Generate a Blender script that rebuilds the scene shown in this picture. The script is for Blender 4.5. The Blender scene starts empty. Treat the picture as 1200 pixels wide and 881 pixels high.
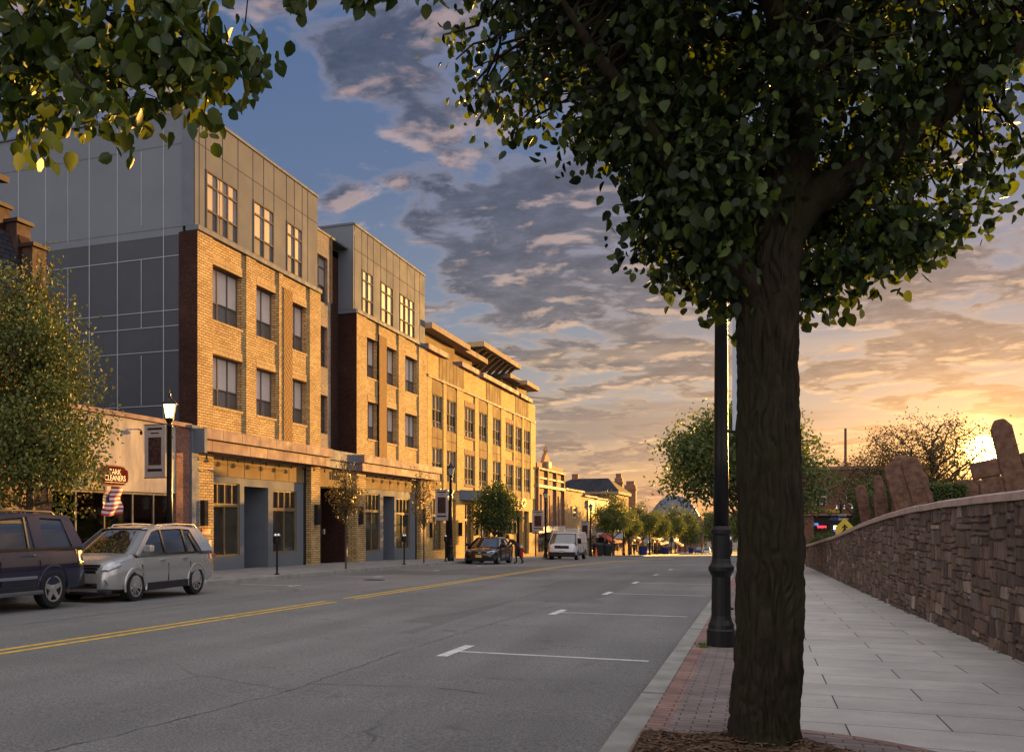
import bpy, bmesh, math, random
import numpy as np
from mathutils import Vector, Matrix, Euler
R = math.radians
rng = random.Random(7)
C = bpy.context.scene.collection
S = bpy.context.scene

# ---------------------------------------------------------------- camera
cam_d = bpy.data.cameras.new('camera'); cam = bpy.data.objects.new('camera', cam_d); C.objects.link(cam)
cam.location = (0, 0, 1.5); cam.rotation_euler = (R(90), 0, R(22.964))
cam_d.lens = 35.4; cam_d.sensor_width = 36; cam_d.sensor_fit = 'HORIZONTAL'
cam_d.shift_x = 0.1767; cam_d.shift_y = 0.1421
cam_d.clip_start = 0.05; cam_d.clip_end = 6000
S.camera = cam
# ---------------------------------------------------------------- light and sky
SUN_AZ, SUN_EL = 10.0, 3.3          # degrees from +Y towards +X, above the horizon
sd = Vector((math.sin(R(SUN_AZ))*math.cos(R(SUN_EL)), math.cos(R(SUN_AZ))*math.cos(R(SUN_EL)), math.sin(R(SUN_EL))))
sl = bpy.data.lights.new('sun', 'SUN'); sun = bpy.data.objects.new('sun', sl); C.objects.link(sun)
sl.energy = 5.0; sl.angle = R(0.6); sl.color = (1.0, 0.49, 0.10)
sun.rotation_euler = (-sd).to_track_quat('-Z', 'Y').to_euler()
S.view_settings.view_transform = 'Standard'; S.view_settings.look = 'None'
S.view_settings.gamma = 1; S.view_settings.use_curve_mapping = False
S.view_settings.exposure = 2.2

W = bpy.data.worlds.new('World'); S.world = W; W.use_nodes = True
nt = W.node_tree; N = nt.nodes; L = nt.links; N.clear()
def nn(t, **kw):
    n = N.new(t)
    for k, v in kw.items(): setattr(n, k, v)
    return n
def wmath(op, a, b=None, clamp=False):
    n = nn('ShaderNodeMath', operation=op, use_clamp=clamp)
    for i, v in enumerate((a, b)):
        if v is None: continue
        if isinstance(v, (int, float)): n.inputs[i].default_value = v
        else: L.new(v, n.inputs[i])
    return n.outputs[0]
def wramp(f, stops, interp='LINEAR'):
    n = nn('ShaderNodeValToRGB'); L.new(f, n.inputs[0]); cr = n.color_ramp; cr.interpolation = interp
    while len(cr.elements) < len(stops): cr.elements.new(0.5)
    for e, (p, c) in zip(cr.elements, stops): e.position = p; e.color = (*c, 1)
    return n.outputs[0]
def wmix(f, a, b, mode='MIX'):
    n = nn('ShaderNodeMix', data_type='RGBA', blend_type=mode)
    for i, v in ((0, f), (6, a), (7, b)):
        if isinstance(v, (int, float)): n.inputs[i].default_value = v
        elif isinstance(v, tuple): n.inputs[i].default_value = (*v, 1)
        else: L.new(v, n.inputs[i])
    return n.outputs[2]
def smooth(v, a, b):
    n = nn('ShaderNodeMapRange', interpolation_type='SMOOTHSTEP')
    L.new(v, n.inputs[0]); n.inputs[1].default_value = a; n.inputs[2].default_value = b
    return n.outputs[0]
BLOBS = [(600, 235, 350, .105), (700, 310, 350, .095), (490, 225, 1200, .070), (800, 420, 450, .085), (620, 370, 1200, .03), (1100, 430, 700, .03), (1060, 425, 400, .05), (1160, 330, 500, .03),
         (430, 330, 500, -.06), (330, 160, 200, -.05), (520, 430, 400, -.06), (970, 390, 900, -.05), (425, 75, 3000, .06), (590, 140, 3000, .05), (650, 505, 3000, .04)]
tc = nn('ShaderNodeTexCoord'); D = tc.outputs['Generated']
sep = nn('ShaderNodeSeparateXYZ'); L.new(D, sep.inputs[0]); dx, dy, dz = sep.outputs
def dirdot(v):
    n = nn('ShaderNodeVectorMath', operation='DOT_PRODUCT'); L.new(D, n.inputs[0]); n.inputs[1].default_value = v
    return n.outputs['Value']
def pix(px, py):                     # a direction of the sky
    t = (px-388)/1180; u = (611-py)/1180; th = R(22.964)
    return Vector((t*math.cos(th)-math.sin(th), t*math.sin(th)+math.cos(th), u)).normalized()
sky = nn('ShaderNodeTexSky', sky_type='NISHITA'); sky.sun_disc = False
sky.sun_elevation = R(SUN_EL); sky.sun_rotation = R(SUN_AZ); sky.air_density = 1.2; sky.dust_density = 1.0
sdot = dirdot(sd)
# clear-sky colours (dusk blue overhead, grey-gold at the horizon)
el = wmath('MAXIMUM', dz, 0.0)
base = wramp(el, [(0.0, (0.100, 0.062, 0.034)), (0.05, (0.084, 0.063, 0.046)), (0.12, (0.066, 0.066, 0.072)), (0.20, (0.038, 0.049, 0.072)), (0.32, (0.021, 0.033, 0.062)), (0.5, (0.014, 0.026, 0.058)), (1.0, (0.04, 0.055, 0.09))])
# clouds on a plane overhead
zz = wmath('ADD', el, 0.13)
cv = nn('ShaderNodeCombineXYZ'); L.new(wmath('DIVIDE', dx, zz), cv.inputs[0]); L.new(wmath('DIVIDE', dy, zz), cv.inputs[1])
def wnoise(scale, detail, rough, off=0.0, dist=0.0, sh=(0, 0)):
    m = nn('ShaderNodeMapping'); L.new(cv.outputs[0], m.inputs[0]); m.inputs[1].default_value = (off+sh[0], off*1.7+sh[1], off*.3)
    n = nn('ShaderNodeTexNoise'); L.new(m.outputs[0], n.inputs['Vector'])
    n.inputs['Scale'].default_value = scale; n.inputs['Detail'].default_value = detail
    n.inputs['Roughness'].default_value = rough; n.inputs['Distortion'].default_value = dist
    return n.outputs[0]
nbig = wnoise(2.3, 2, 0.5, 3.1, .2)
nmid = wnoise(4.6, 14, 0.56, 7.7, .25)
nmid2 = wnoise(4.6, 6, 0.56, 7.7, .25, (.008, .055))
nsh = wnoise(11.0, 12, 0.66, 2.2, .2)
cov = wmath('ADD', wmath('MULTIPLY', nbig, 0.38), wmath('MULTIPLY', nmid, 0.62))
def blob(px, py, width, gain):
    d = dirdot(pix(px, py)); f = wmath('POWER', wmath('MAXIMUM', d, 0.0), width)
    return wmath('MULTIPLY', f, gain)
bias = None
for b in BLOBS:
    v = blob(*b); bias = v if bias is None else wmath('ADD', bias, v)
cov = wmath('ADD', cov, bias)
mask = smooth(cov, 0.470, 0.550)
core = smooth(cov, 0.485, 0.560)
relief = wmath('SUBTRACT', nmid, nmid2)
lit = smooth(relief, 0.025, 0.150)
tex = wramp(nsh, [(0.36, (0.66, 0.69, 0.75)), (0.5, (1.0, 1.0, 1.0)), (0.66, (1.7, 1.5, 1.35))])
low = smooth(el, 0.30, 0.06)
edgec = wmix(low, (0.060, 0.056, 0.072), (0.140, 0.098, 0.066))
litc = wmix(low, (0.135, 0.095, 0.088), (0.25, 0.155, 0.085))
corec = wmix(low, (0.0125, 0.016, 0.029), (0.034, 0.032, 0.037))
corec = wmix(1.0, corec, tex, 'MULTIPLY')
corec = wmix(wmath('MULTIPLY', lit, 0.55), corec, litc)
edgec = wmix(lit, edgec, litc)
cloud = wmix(core, edgec, corec)
col = wmix(wmath('MULTIPLY', mask, 0.94), base, cloud)
# thin high streaks low in the sky
stv = nn('ShaderNodeMapping'); L.new(D, stv.inputs[0]); stv.inputs[3].default_value = (3.0, 3.0, 34.0)
stn = nn('ShaderNodeTexNoise'); L.new(stv.outputs[0], stn.inputs['Vector']); stn.inputs['Scale'].default_value = 1.4; stn.inputs['Detail'].default_value = 7.0
stm = wmath('MULTIPLY', smooth(stn.outputs[0], 0.50, 0.66), smooth(el, 0.26, 0.10))
col = wmix(wmath('MULTIPLY', stm, 0.80), col, (0.044, 0.040, 0.044))
stm2 = wmath('MULTIPLY', smooth(stn.outputs[0], 0.44, 0.34), smooth(el, 0.24, 0.08))
col = wmix(wmath('MULTIPLY', stm2, 0.32), col, (0.165, 0.105, 0.058))
# the sun's glow in the low air, and the sun's small disc
g1 = wmath('MULTIPLY', wmath('POWER', wmath('MAXIMUM', sdot, 0.0), 20.0), 0.030)
g2 = wmath('MULTIPLY', wmath('POWER', wmath('MAXIMUM', sdot, 0.0), 260.0), 0.14)
g3 = wmath('MULTIPLY', wmath('POWER', wmath('MAXIMUM', sdot, 0.0), 6000.0), 1.2)
g4 = wmath('MULTIPLY', smooth(sdot, 0.99989, 0.99995), 6.0)
lowglow = smooth(el, 0.22, 0.02)
glow = wmath('MULTIPLY', wmath('ADD', g1, g2), lowglow)
vm = nn('ShaderNodeVectorMath', operation='SCALE'); vm.inputs[0].default_value = (1.0, 0.47, 0.10); L.new(glow, vm.inputs['Scale'])
col = wmix(1.0, col, vm.outputs[0], 'ADD')
vm2 = nn('ShaderNodeVectorMath', operation='SCALE'); vm2.inputs[0].default_value = (1.0, 0.58, 0.14); L.new(wmath('ADD', g3, g4), vm2.inputs['Scale'])
col = wmix(1.0, col, vm2.outputs[0], 'ADD')
# unseen sky opposite the sunset, brightness added to fill the road and shadows
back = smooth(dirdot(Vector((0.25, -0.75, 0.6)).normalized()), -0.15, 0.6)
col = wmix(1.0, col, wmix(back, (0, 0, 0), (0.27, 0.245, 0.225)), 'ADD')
skys = nn('ShaderNodeVectorMath', operation='SCALE'); L.new(sky.outputs[0], skys.inputs[0]); skys.inputs['Scale'].default_value = 0.04
bg1 = nn('ShaderNodeBackground'); L.new(skys.outputs[0], bg1.inputs[0]); bg1.inputs[1].default_value = 0.1
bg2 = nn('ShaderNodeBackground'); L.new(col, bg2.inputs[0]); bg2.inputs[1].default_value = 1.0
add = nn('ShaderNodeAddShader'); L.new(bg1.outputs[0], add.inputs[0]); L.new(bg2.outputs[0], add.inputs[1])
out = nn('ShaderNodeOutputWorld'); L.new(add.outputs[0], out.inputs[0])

# ---------------------------------------------------------------- helpers
GZ = [(-300, 4.0), (0, 0.0), (45, -0.60), (52, -0.72), (77, -1.36), (100, -2.02), (126, -2.72), (158, -3.63), (209, -5.0), (300, -7.2), (500, -9.5), (6000, -30)]
def lerp_t(T, y):
    for (a, za), (b, zb) in zip(T, T[1:]):
        if y <= b: return za + (zb-za)*(y-a)/(b-a)
    return T[-1][1]
def gz(y): return sum(lerp_t(GZ, y+o) for o in (-3, 0, 3))/3
SW = 0.13

class MB:
    def __init__(s): s.v = []; s.f = []; s.M = Matrix.Identity(4); s.attr = []
    def add(s, vs, fs):
        o = len(s.v); s.v += [tuple(s.M @ Vector(v)) for v in vs]; s.f += [tuple(i+o for i in f) for f in fs]
    def box(s, x0, x1, y0, y1, z0, z1):
        s.add([(x0,y0,z0),(x1,y0,z0),(x1,y1,z0),(x0,y1,z0),(x0,y0,z1),(x1,y0,z1),(x1,y1,z1),(x0,y1,z1)],
              [(0,3,2,1),(4,5,6,7),(0,1,5,4),(1,2,6,5),(2,3,7,6),(3,0,4,7)]); return s
    def quad(s, *p): s.add(p, [tuple(range(len(p)))]); return s
    def prism(s, pts, axis, a, b):       # polygon in the two other axes, extruded along axis
        n = len(pts)
        def mk(p, t):
            return {'x': (t, p[0], p[1]), 'y': (p[0], t, p[1]), 'z': (p[0], p[1], t)}[axis]
        s.add([mk(p, a) for p in pts]+[mk(p, b) for p in pts],
              [tuple(range(n))[::-1], tuple(range(n, 2*n))]+[(i, (i+1) % n, n+(i+1) % n, n+i) for i in range(n)]); return s
    def tube(s, path, rad, n=8, cap=True):
        path = [Vector(p) for p in path]; m = len(path)
        if not hasattr(rad, '__len__'): rad = [rad]*m
        vs = []; u = None
        for i, p in enumerate(path):
            t = (path[min(i+1, m-1)]-path[max(i-1, 0)]).normalized()
            if u is None: u = t.orthogonal().normalized()
            else: u = (u - t*u.dot(t)).normalized()
            w = t.cross(u)
            vs += [tuple(p+(u*math.cos(2*math.pi*k/n)+w*math.sin(2*math.pi*k/n))*rad[i]) for k in range(n)]
        fs = [(i*n+k, i*n+(k+1) % n, (i+1)*n+(k+1) % n, (i+1)*n+k) for i in range(m-1) for k in range(n)]
        if cap: fs += [tuple(range(n))[::-1], tuple(range((m-1)*n, m*n))]
        s.add(vs, fs); return s
    def lathe(s, prof, c=(0,0,0), n=16, sx=1, sy=1, cap=True):    # [(r,z)]
        m = len(prof)
        vs = [(c[0]+r*sx*math.cos(2*math.pi*k/n), c[1]+r*sy*math.sin(2*math.pi*k/n), c[2]+z) for r, z in prof for k in range(n)]
        fs = [(i*n+k, i*n+(k+1) % n, (i+1)*n+(k+1) % n, (i+1)*n+k) for i in range(m-1) for k in range(n)]
        if cap: fs += [tuple(range(n))[::-1], tuple(range((m-1)*n, m*n))]
        s.add(vs, fs); return s
    def build(s, name, mat, parent=None, smooth=False, bevel=0, loc=None):
        me = bpy.data.meshes.new(name); me.from_pydata(s.v, [], s.f); me.update()
        bm = bmesh.new(); bm.from_mesh(me); bmesh.ops.recalc_face_normals(bm, faces=bm.faces); bm.to_mesh(me); bm.free()
        o = bpy.data.objects.new(name, me); C.objects.link(o)
        for m in (mat if isinstance(mat, (list, tuple)) else [mat]): me.materials.append(m)
        if parent is not None: o.parent = parent
        if loc is not None: o.location = loc
        if smooth: me.polygons.foreach_set('use_smooth', [True]*len(me.polygons))
        if bevel:
            b = o.modifiers.new('bevel', 'BEVEL'); b.width = bevel; b.segments = 2; b.limit_method = 'ANGLE'; b.angle_limit = R(40)
        return o
def tag(o, label=None, cat=None, group=None, kind=None):
    if label: o['label'] = label
    if cat: o['category'] = cat
    if group: o['group'] = group
    if kind: o['kind'] = kind
    return o
def thing(name, label, cat, loc=(0,0,0), rz=0, group=None):
    o = bpy.data.objects.new(name, None); C.objects.link(o); o.empty_display_size = .2
    o.location = loc; o.rotation_euler = (0, 0, rz)
    return tag(o, label, cat, group)
def parts(name, mt, parent, M_, boxes, bevel=0):
    for b in boxes: m = MB(); m.M = M_; m.box(*b); m.build(name, mt, parent, bevel=bevel)
def copy_tree(o, parent=None):
    kids = list(o.children)
    c = o.copy(); C.objects.link(c)
    if parent is not None: c.parent = parent
    for ch in kids: copy_tree(ch, c)
    return c

# ---------------------------------------------------------------- materials
MATS = {}
def newmat(name):
    m = bpy.data.materials.new(name); m.use_nodes = True; t = m.node_tree; t.nodes.clear()
    o = t.nodes.new('ShaderNodeOutputMaterial'); b = t.nodes.new('ShaderNodeBsdfPrincipled'); t.links.new(b.outputs[0], o.inputs[0])
    return m, t, b, o
def tnode(t, ty, ins={}, **kw):
    n = t.nodes.new(ty)
    for k, v in kw.items(): setattr(n, k, v)
    for k, v in ins.items():
        if isinstance(v, bpy.types.NodeSocket): t.links.new(v, n.inputs[k])
        else: n.inputs[k].default_value = v
    return n
def mixc(t, f, a, b, mode='MIX'):
    n = t.nodes.new('ShaderNodeMix'); n.data_type = 'RGBA'; n.blend_type = mode
    for i, v in ((0, f), (6, a), (7, b)):
        if isinstance(v, bpy.types.NodeSocket): t.links.new(v, n.inputs[i])
        elif isinstance(v, (tuple, list)): n.inputs[i].default_value = (*v[:3], 1)
        else: n.inputs[i].default_value = v
    return n.outputs[2]
def ramp(t, f, stops):
    n = t.nodes.new('ShaderNodeValToRGB'); t.links.new(f, n.inputs[0]); cr = n.color_ramp
    while len(cr.elements) < len(stops): cr.elements.new(.5)
    for e, (p, c) in zip(cr.elements, stops):
        e.position = p; e.color = (*c, 1) if hasattr(c, '__len__') else (c, c, c, 1)
    return n.outputs[0]
def bump(t, b, h, strength=.3, dist=.01):
    n = tnode(t, 'ShaderNodeBump', {'Strength': strength, 'Distance': dist, 'Height': h}); t.links.new(n.outputs[0], b.inputs['Normal']); return n
def mat(name, col, rough=.6, metal=0, var=.15, vs=2.0, bmp=0, bs=60, coat=0, spec=.22, emit=None, estr=0, stretch=(1,1,1)):
    if name in MATS: return MATS[name]
    m, t, b, o = newmat(name)
    co = tnode(t, 'ShaderNodeTexCoord'); mp = tnode(t, 'ShaderNodeMapping', {0: co.outputs['Object'], 'Scale': stretch})
    n = tnode(t, 'ShaderNodeTexNoise', {'Vector': mp.outputs[0], 'Scale': vs, 'Detail': 6.0, 'Roughness': .65})
    lo = tuple(c*(1-var) for c in col); hi = tuple(min(1, c*(1+var)) for c in col)
    t.links.new(ramp(t, n.outputs[0], [(.3, lo), (.7, hi)]), b.inputs['Base Color'])
    t.links.new(ramp(t, n.outputs[0], [(.3, min(1, rough*1.15)), (.7, rough*.88)]), b.inputs['Roughness'])
    b.inputs['Metallic'].default_value = metal; b.inputs['Specular IOR Level'].default_value = spec
    b.inputs['Coat Weight'].default_value = coat; b.inputs['Coat Roughness'].default_value = .04
    if emit: b.inputs['Emission Color'].default_value = (*emit, 1); b.inputs['Emission Strength'].default_value = estr
    if bmp:
        n2 = tnode(t, 'ShaderNodeTexNoise', {'Vector': mp.outputs[0], 'Scale': bs, 'Detail': 5.0}); bump(t, b, n2.outputs[0], bmp)
    MATS[name] = m; return m
def wall_uv(t):
    co = tnode(t, 'ShaderNodeTexCoord'); s = tnode(t, 'ShaderNodeSeparateXYZ', {0: co.outputs['Object']})
    g = tnode(t, 'ShaderNodeNewGeometry'); gs = tnode(t, 'ShaderNodeSeparateXYZ', {0: g.outputs['Normal']})
    a = tnode(t, 'ShaderNodeMath', {0: gs.outputs[0]}, operation='ABSOLUTE')
    c2 = tnode(t, 'ShaderNodeMath', {0: a.outputs[0], 1: .6}, operation='GREATER_THAN')
    mx = tnode(t, 'ShaderNodeMix', {0: c2.outputs[0], 2: s.outputs[0], 3: s.outputs[1]}, data_type='FLOAT')
    cb = tnode(t, 'ShaderNodeCombineXYZ', {0: mx.outputs[0], 1: s.outputs[2]})
    return cb.outputs[0], co
def brick(name, c1, c2, mortar, bw=.30, bh=.10, ms=.012, soldier=False, rough=.85, dirt=.25, c3=None):
    if name in MATS: return MATS[name]
    m, t, b, o = newmat(name)
    uv, co = wall_uv(t)
    br = tnode(t, 'ShaderNodeTexBrick', {'Vector': uv, 'Color1': (*c1, 1), 'Color2': (*c2, 1), 'Mortar': (*mortar, 1), 'Scale': 1.0, 'Mortar Size': ms, 'Mortar Smooth': .2, 'Bias': -.05, 'Brick Width': bw, 'Row Height': bh})
    col = br.outputs['Color']
    n = tnode(t, 'ShaderNodeTexNoise', {'Vector': uv, 'Scale': .7, 'Detail': 6.0})
    col = mixc(t, 1.0, col, ramp(t, n.outputs[0], [(.3, 1-dirt), (.75, 1.12)]), 'MULTIPLY')
    n2 = tnode(t, 'ShaderNodeTexNoise', {'Vector': uv, 'Scale': 9.0, 'Detail': 4.0})
    col = mixc(t, 1.0, col, ramp(t, n2.outputs[0], [(.3, .78), (.7, 1.18)]), 'MULTIPLY')
    t.links.new(col, b.inputs['Base Color']); b.inputs['Roughness'].default_value = rough; b.inputs['Specular IOR Level'].default_value = .03
    hm = tnode(t, 'ShaderNodeMath', {0: n2.outputs[0], 1: br.outputs['Fac']}, operation='SUBTRACT')
    bump(t, b, hm.outputs[0], .7, .012)
    MATS[name] = m; return m
def leafmat(name, c_dark, c_mid, c_lt, trans=.35, rough=.5):
    if name in MATS: return MATS[name]
    m, t, b, o = newmat(name)
    g = tnode(t, 'ShaderNodeNewGeometry')
    col = ramp(t, g.outputs['Random Per Island'], [(0, c_dark), (.55, c_mid), (1, c_lt)])
    t.links.new(col, b.inputs['Base Color']); b.inputs['Roughness'].default_value = rough; b.inputs['Specular IOR Level'].default_value = .35
    tr = tnode(t, 'ShaderNodeBsdfTranslucent', {0: mixc(t, 1.0, col, (1.5, 1.35, .45), 'MULTIPLY')})
    mx = tnode(t, 'ShaderNodeMixShader', {0: trans, 1: b.outputs[0], 2: tr.outputs[0]}); t.links.new(mx.outputs[0], o.inputs[0])
    MATS[name] = m; return m

M_tan = brick('tan_brick', (.60,.41,.19), (.40,.265,.12), (.125,.09,.055), .30, .10, .014)
M_gld = brick('golden_brick', (.68,.43,.15), (.46,.29,.10), (.17,.12,.06), .30, .10, .012)
M_tan_s = brick('tan_soldier', (.58,.40,.19), (.44,.30,.14), (.19,.145,.10), .085, .32)
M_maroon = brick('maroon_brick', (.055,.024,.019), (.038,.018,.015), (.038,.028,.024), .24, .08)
M_red = brick('red_brick', (.26,.095,.06), (.17,.06,.042), (.22,.17,.14), .22, .075)
M_redo = brick('orange_brick', (.26,.10,.05), (.18,.07,.035), (.25,.19,.14), .22, .075)
M_yel = brick('buff_brick', (.40,.25,.10), (.32,.19,.075), (.3,.24,.17), .25, .09)
M_pan_l = mat('light_grey_panel', (.125,.135,.150), .8, .0, .05, .6, spec=.03)
M_pan_m = mat('mid_grey_panel', (.125,.14,.17), .7, .0, .05, .5)
M_pan_d = mat('dark_grey_panel', (.045,.05,.062), .5, .0, .06, .5)
M_seam = mat('pale_seam', (.27,.29,.33), .7, 0, .05)
M_seam_d = mat('dark_seam', (.05,.05,.05), .95, 0, .05, spec=0)
M_trim = mat('pinkish_stone_trim', (.21,.13,.12), .85, 0, .12, 1.5, .2, 40)
M_slate = mat('blue_grey_metal', (.11,.125,.155), .85, 0, .08)
M_gold = mat('warm_metal_panel', (.24,.16,.07), .9, 0, .08, .8, spec=.02)
M_bronze = mat('bronze_frame', (.10,.075,.055), .45, .3, .1)
M_frame = mat('taupe_frame', (.12,.105,.095), .9, 0, .1, spec=.03)
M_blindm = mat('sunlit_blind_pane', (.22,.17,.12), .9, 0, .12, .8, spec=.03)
M_screenm = mat('matt_window_screen', (.055,.042,.035), .9, 0, .25, 20, spec=.03)
M_framed = mat('black_frame', (.025,.022,.022), .9, 0, .1, spec=.02)
M_blind2 = mat('glass_over_brightened_blind', (.55,.47,.42), .4, 0, .14, .8, coat=.35, spec=.2)  # blind colour raised where the reveals shade it, standing in for light
M_black = mat('black_iron', (.012,.012,.013), .38, .2, .2, 8, .1, 60)
def woven():
    m, t, b, o = newmat('tan_weave_panel'); uv, co = wall_uv(t)
    s_ = tnode(t, 'ShaderNodeSeparateXYZ', {0: uv}); ab = tnode(t, 'ShaderNodeMath', {0: s_.outputs[1], 1: 1.9}, operation='PINGPONG')
    cb = tnode(t, 'ShaderNodeCombineXYZ', {0: s_.outputs[0], 1: ab.outputs[0]}); mp = tnode(t, 'ShaderNodeMapping', {0: cb.outputs[0], 'Rotation': (0, 0, .55)})
    w = tnode(t, 'ShaderNodeTexWave', {'Vector': mp.outputs[0], 'Scale': 2.6, 'Distortion': 2.5, 'Detail': 3.0, 'Detail Scale': 1.5}, bands_direction='X')
    t.links.new(ramp(t, w.outputs[0], [(.15, (.15,.085,.035)), (.6, (.29,.18,.08))]), b.inputs['Base Color']); b.inputs['Roughness'].default_value = .9; b.inputs['Specular IOR Level'].default_value = .02
    bump(t, b, w.outputs[0], .8, .03); MATS['tan_weave_panel'] = m; return m
M_wood = woven()
M_white = mat('white_paint', (.42,.38,.34), .6, 0, .08)
M_blind = mat('glass_over_blind', (.30,.25,.22), .5, 0, .12, .8, coat=.35, spec=.2)
M_screen = mat('window_screen', (.10,.085,.075), .35, 0, .25, 20, coat=.6)
M_glass = mat('dark_glass', (.018,.020,.020), .06, 0, .5, .7, coat=1, spec=.9)
M_glass2 = mat('storefront_glass', (.030,.036,.030), .08, 0, .7, .9, coat=.6, spec=.8)
M_inner = mat('dark_interior', (.02,.018,.016), .9, 0, .3)
M_stucco = mat('old_stucco', (.30,.26,.235), .9, 0, .32, 1.3, .5, 30, stretch=(1,1,.35))
M_conc = mat('concrete', (.24,.235,.225), .85, 0, .14, 2.2, .3, 90)
M_kerb = mat('kerb_stone', (.23,.23,.21), .85, 0, .22, 2.5, .4, 60)
M_roof = mat('roof_membrane', (.10,.10,.105), .8, 0, .2)
M_shingle = brick('slate_shingle', (.045,.045,.055), (.03,.03,.04), (.018,.018,.02), .25, .14, rough=1)
M_rub = mat('tyre_rubber', (.014,.014,.014), .8, 0, .1, 20)
M_alloy = mat('alloy_rim', (.50,.49,.47), .3, .8, .08)
M_chrome = mat('chrome', (.62,.62,.64), .12, 1, .03)
M_plast = mat('black_plastic', (.018,.018,.02), .55, 0, .1)
M_lens = mat('headlamp_lens', (.30,.31,.33), .08, .4, .3, 14, coat=1)
M_tail = mat('tail_lamp_red', (.30,.015,.012), .12, 0, .2, coat=1)
M_amber = mat('amber_lens', (.55,.16,.02), .15, 0, .1, coat=1)
M_plate = mat('number_plate_yellow', (.48,.37,.10), .5, 0, .15, 10)
M_soil = mat('dark_mulch', (.055,.035,.022), 1, 0, .6, 30, 1.0, 60)
M_grass = mat('grass', (.06,.085,.025), .9, 0, .4, 8, .8, 40)
M_twig = mat('twig_bark', (.075,.05,.035), .85, 0, .2)
M_skin = mat('skin', (.36,.20,.14), .6, 0, .05)
M_dcloth = mat('dark_cloth', (.016,.016,.02), .9, 0, .2)
M_bcloth = mat('blue_cloth', (.05,.07,.14), .9, 0, .2)
M_rcloth = mat('rust_cloth', (.20,.06,.04), .9, 0, .2)
M_hair = mat('dark_hair', (.02,.014,.01), .7, 0, .2)
# ================================================================ GROUND
def asphalt():
    m, t, b, o = newmat('asphalt'); co = tnode(t, 'ShaderNodeTexCoord'); v = co.outputs['Object']
    big = tnode(t, 'ShaderNodeTexNoise', {'Vector': v, 'Scale': .22, 'Detail': 7.0, 'Roughness': .6})
    col = ramp(t, big.outputs[0], [(.3, (.094,.095,.093)), (.7, (.142,.141,.136))])
    mp = tnode(t, 'ShaderNodeMapping', {0: v, 'Scale': (1.3, .10, 1)})
    st = tnode(t, 'ShaderNodeTexNoise', {'Vector': mp.outputs[0], 'Scale': 1.1, 'Detail': 4.0})
    col = mixc(t, 1.0, col, ramp(t, st.outputs[0], [(.3, .84), (.7, 1.10)]), 'MULTIPLY')
    fi = tnode(t, 'ShaderNodeTexNoise', {'Vector': v, 'Scale': 48.0, 'Detail': 5.0, 'Roughness': .7})
    col = mixc(t, 1.0, col, ramp(t, fi.outputs[0], [(.36, .42), (.64, 1.75)]), 'MULTIPLY')
    vo = tnode(t, 'ShaderNodeTexVoronoi', {'Vector': v, 'Scale': 90.0})
    col = mixc(t, ramp(t, vo.outputs['Distance'], [(.10, .35), (.2, 0.0)]), col, (.24,.23,.22))
    # old patches and oil spots
    pv = tnode(t, 'ShaderNodeMapping', {0: v, 'Scale': (.35, .12, 1)}); pt = tnode(t, 'ShaderNodeTexVoronoi', {'Vector': pv.outputs[0], 'Scale': 1.0}, distance='CHEBYCHEV')
    sc = tnode(t, 'ShaderNodeSeparateColor', {0: pt.outputs['Color']})
    col = mixc(t, 1.0, col, ramp(t, sc.outputs[0], [(.0, .80), (.22, .80), (.23, 1.0), (1, 1.06)]), 'MULTIPLY')
    ol = tnode(t, 'ShaderNodeTexNoise', {'Vector': v, 'Scale': 1.7, 'Detail': 3.0}); col = mixc(t, ramp(t, ol.outputs[0], [(.66, 0.0), (.76, .55)]), col, (.03,.03,.032))
    # hairline cracks
    nd = tnode(t, 'ShaderNodeTexNoise', {'Vector': v, 'Scale': .9, 'Detail': 5.0})
    av = tnode(t, 'ShaderNodeMix', {0: .35, 4: v, 5: nd.outputs['Color']}, data_type='VECTOR')
    cr = tnode(t, 'ShaderNodeTexVoronoi', {'Vector': av.outputs[1], 'Scale': .42}, feature='DISTANCE_TO_EDGE')
    gate = tnode(t, 'ShaderNodeTexNoise', {'Vector': v, 'Scale': .35, 'Detail': 2.0})
    ck = tnode(t, 'ShaderNodeMath', {0: ramp(t, cr.outputs['Distance'], [(.0, .6), (.006, 0.0)]), 1: ramp(t, gate.outputs[0], [(.50, 0.0), (.60, 1.0)])}, operation='MULTIPLY')
    col = mixc(t, ck.outputs[0], col, (.025,.025,.025))
    t.links.new(col, b.inputs['Base Color']); b.inputs['Roughness'].default_value = .82
    bump(t, b, fi.outputs[0], .5, .006); return m
M_asph = asphalt()
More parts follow.
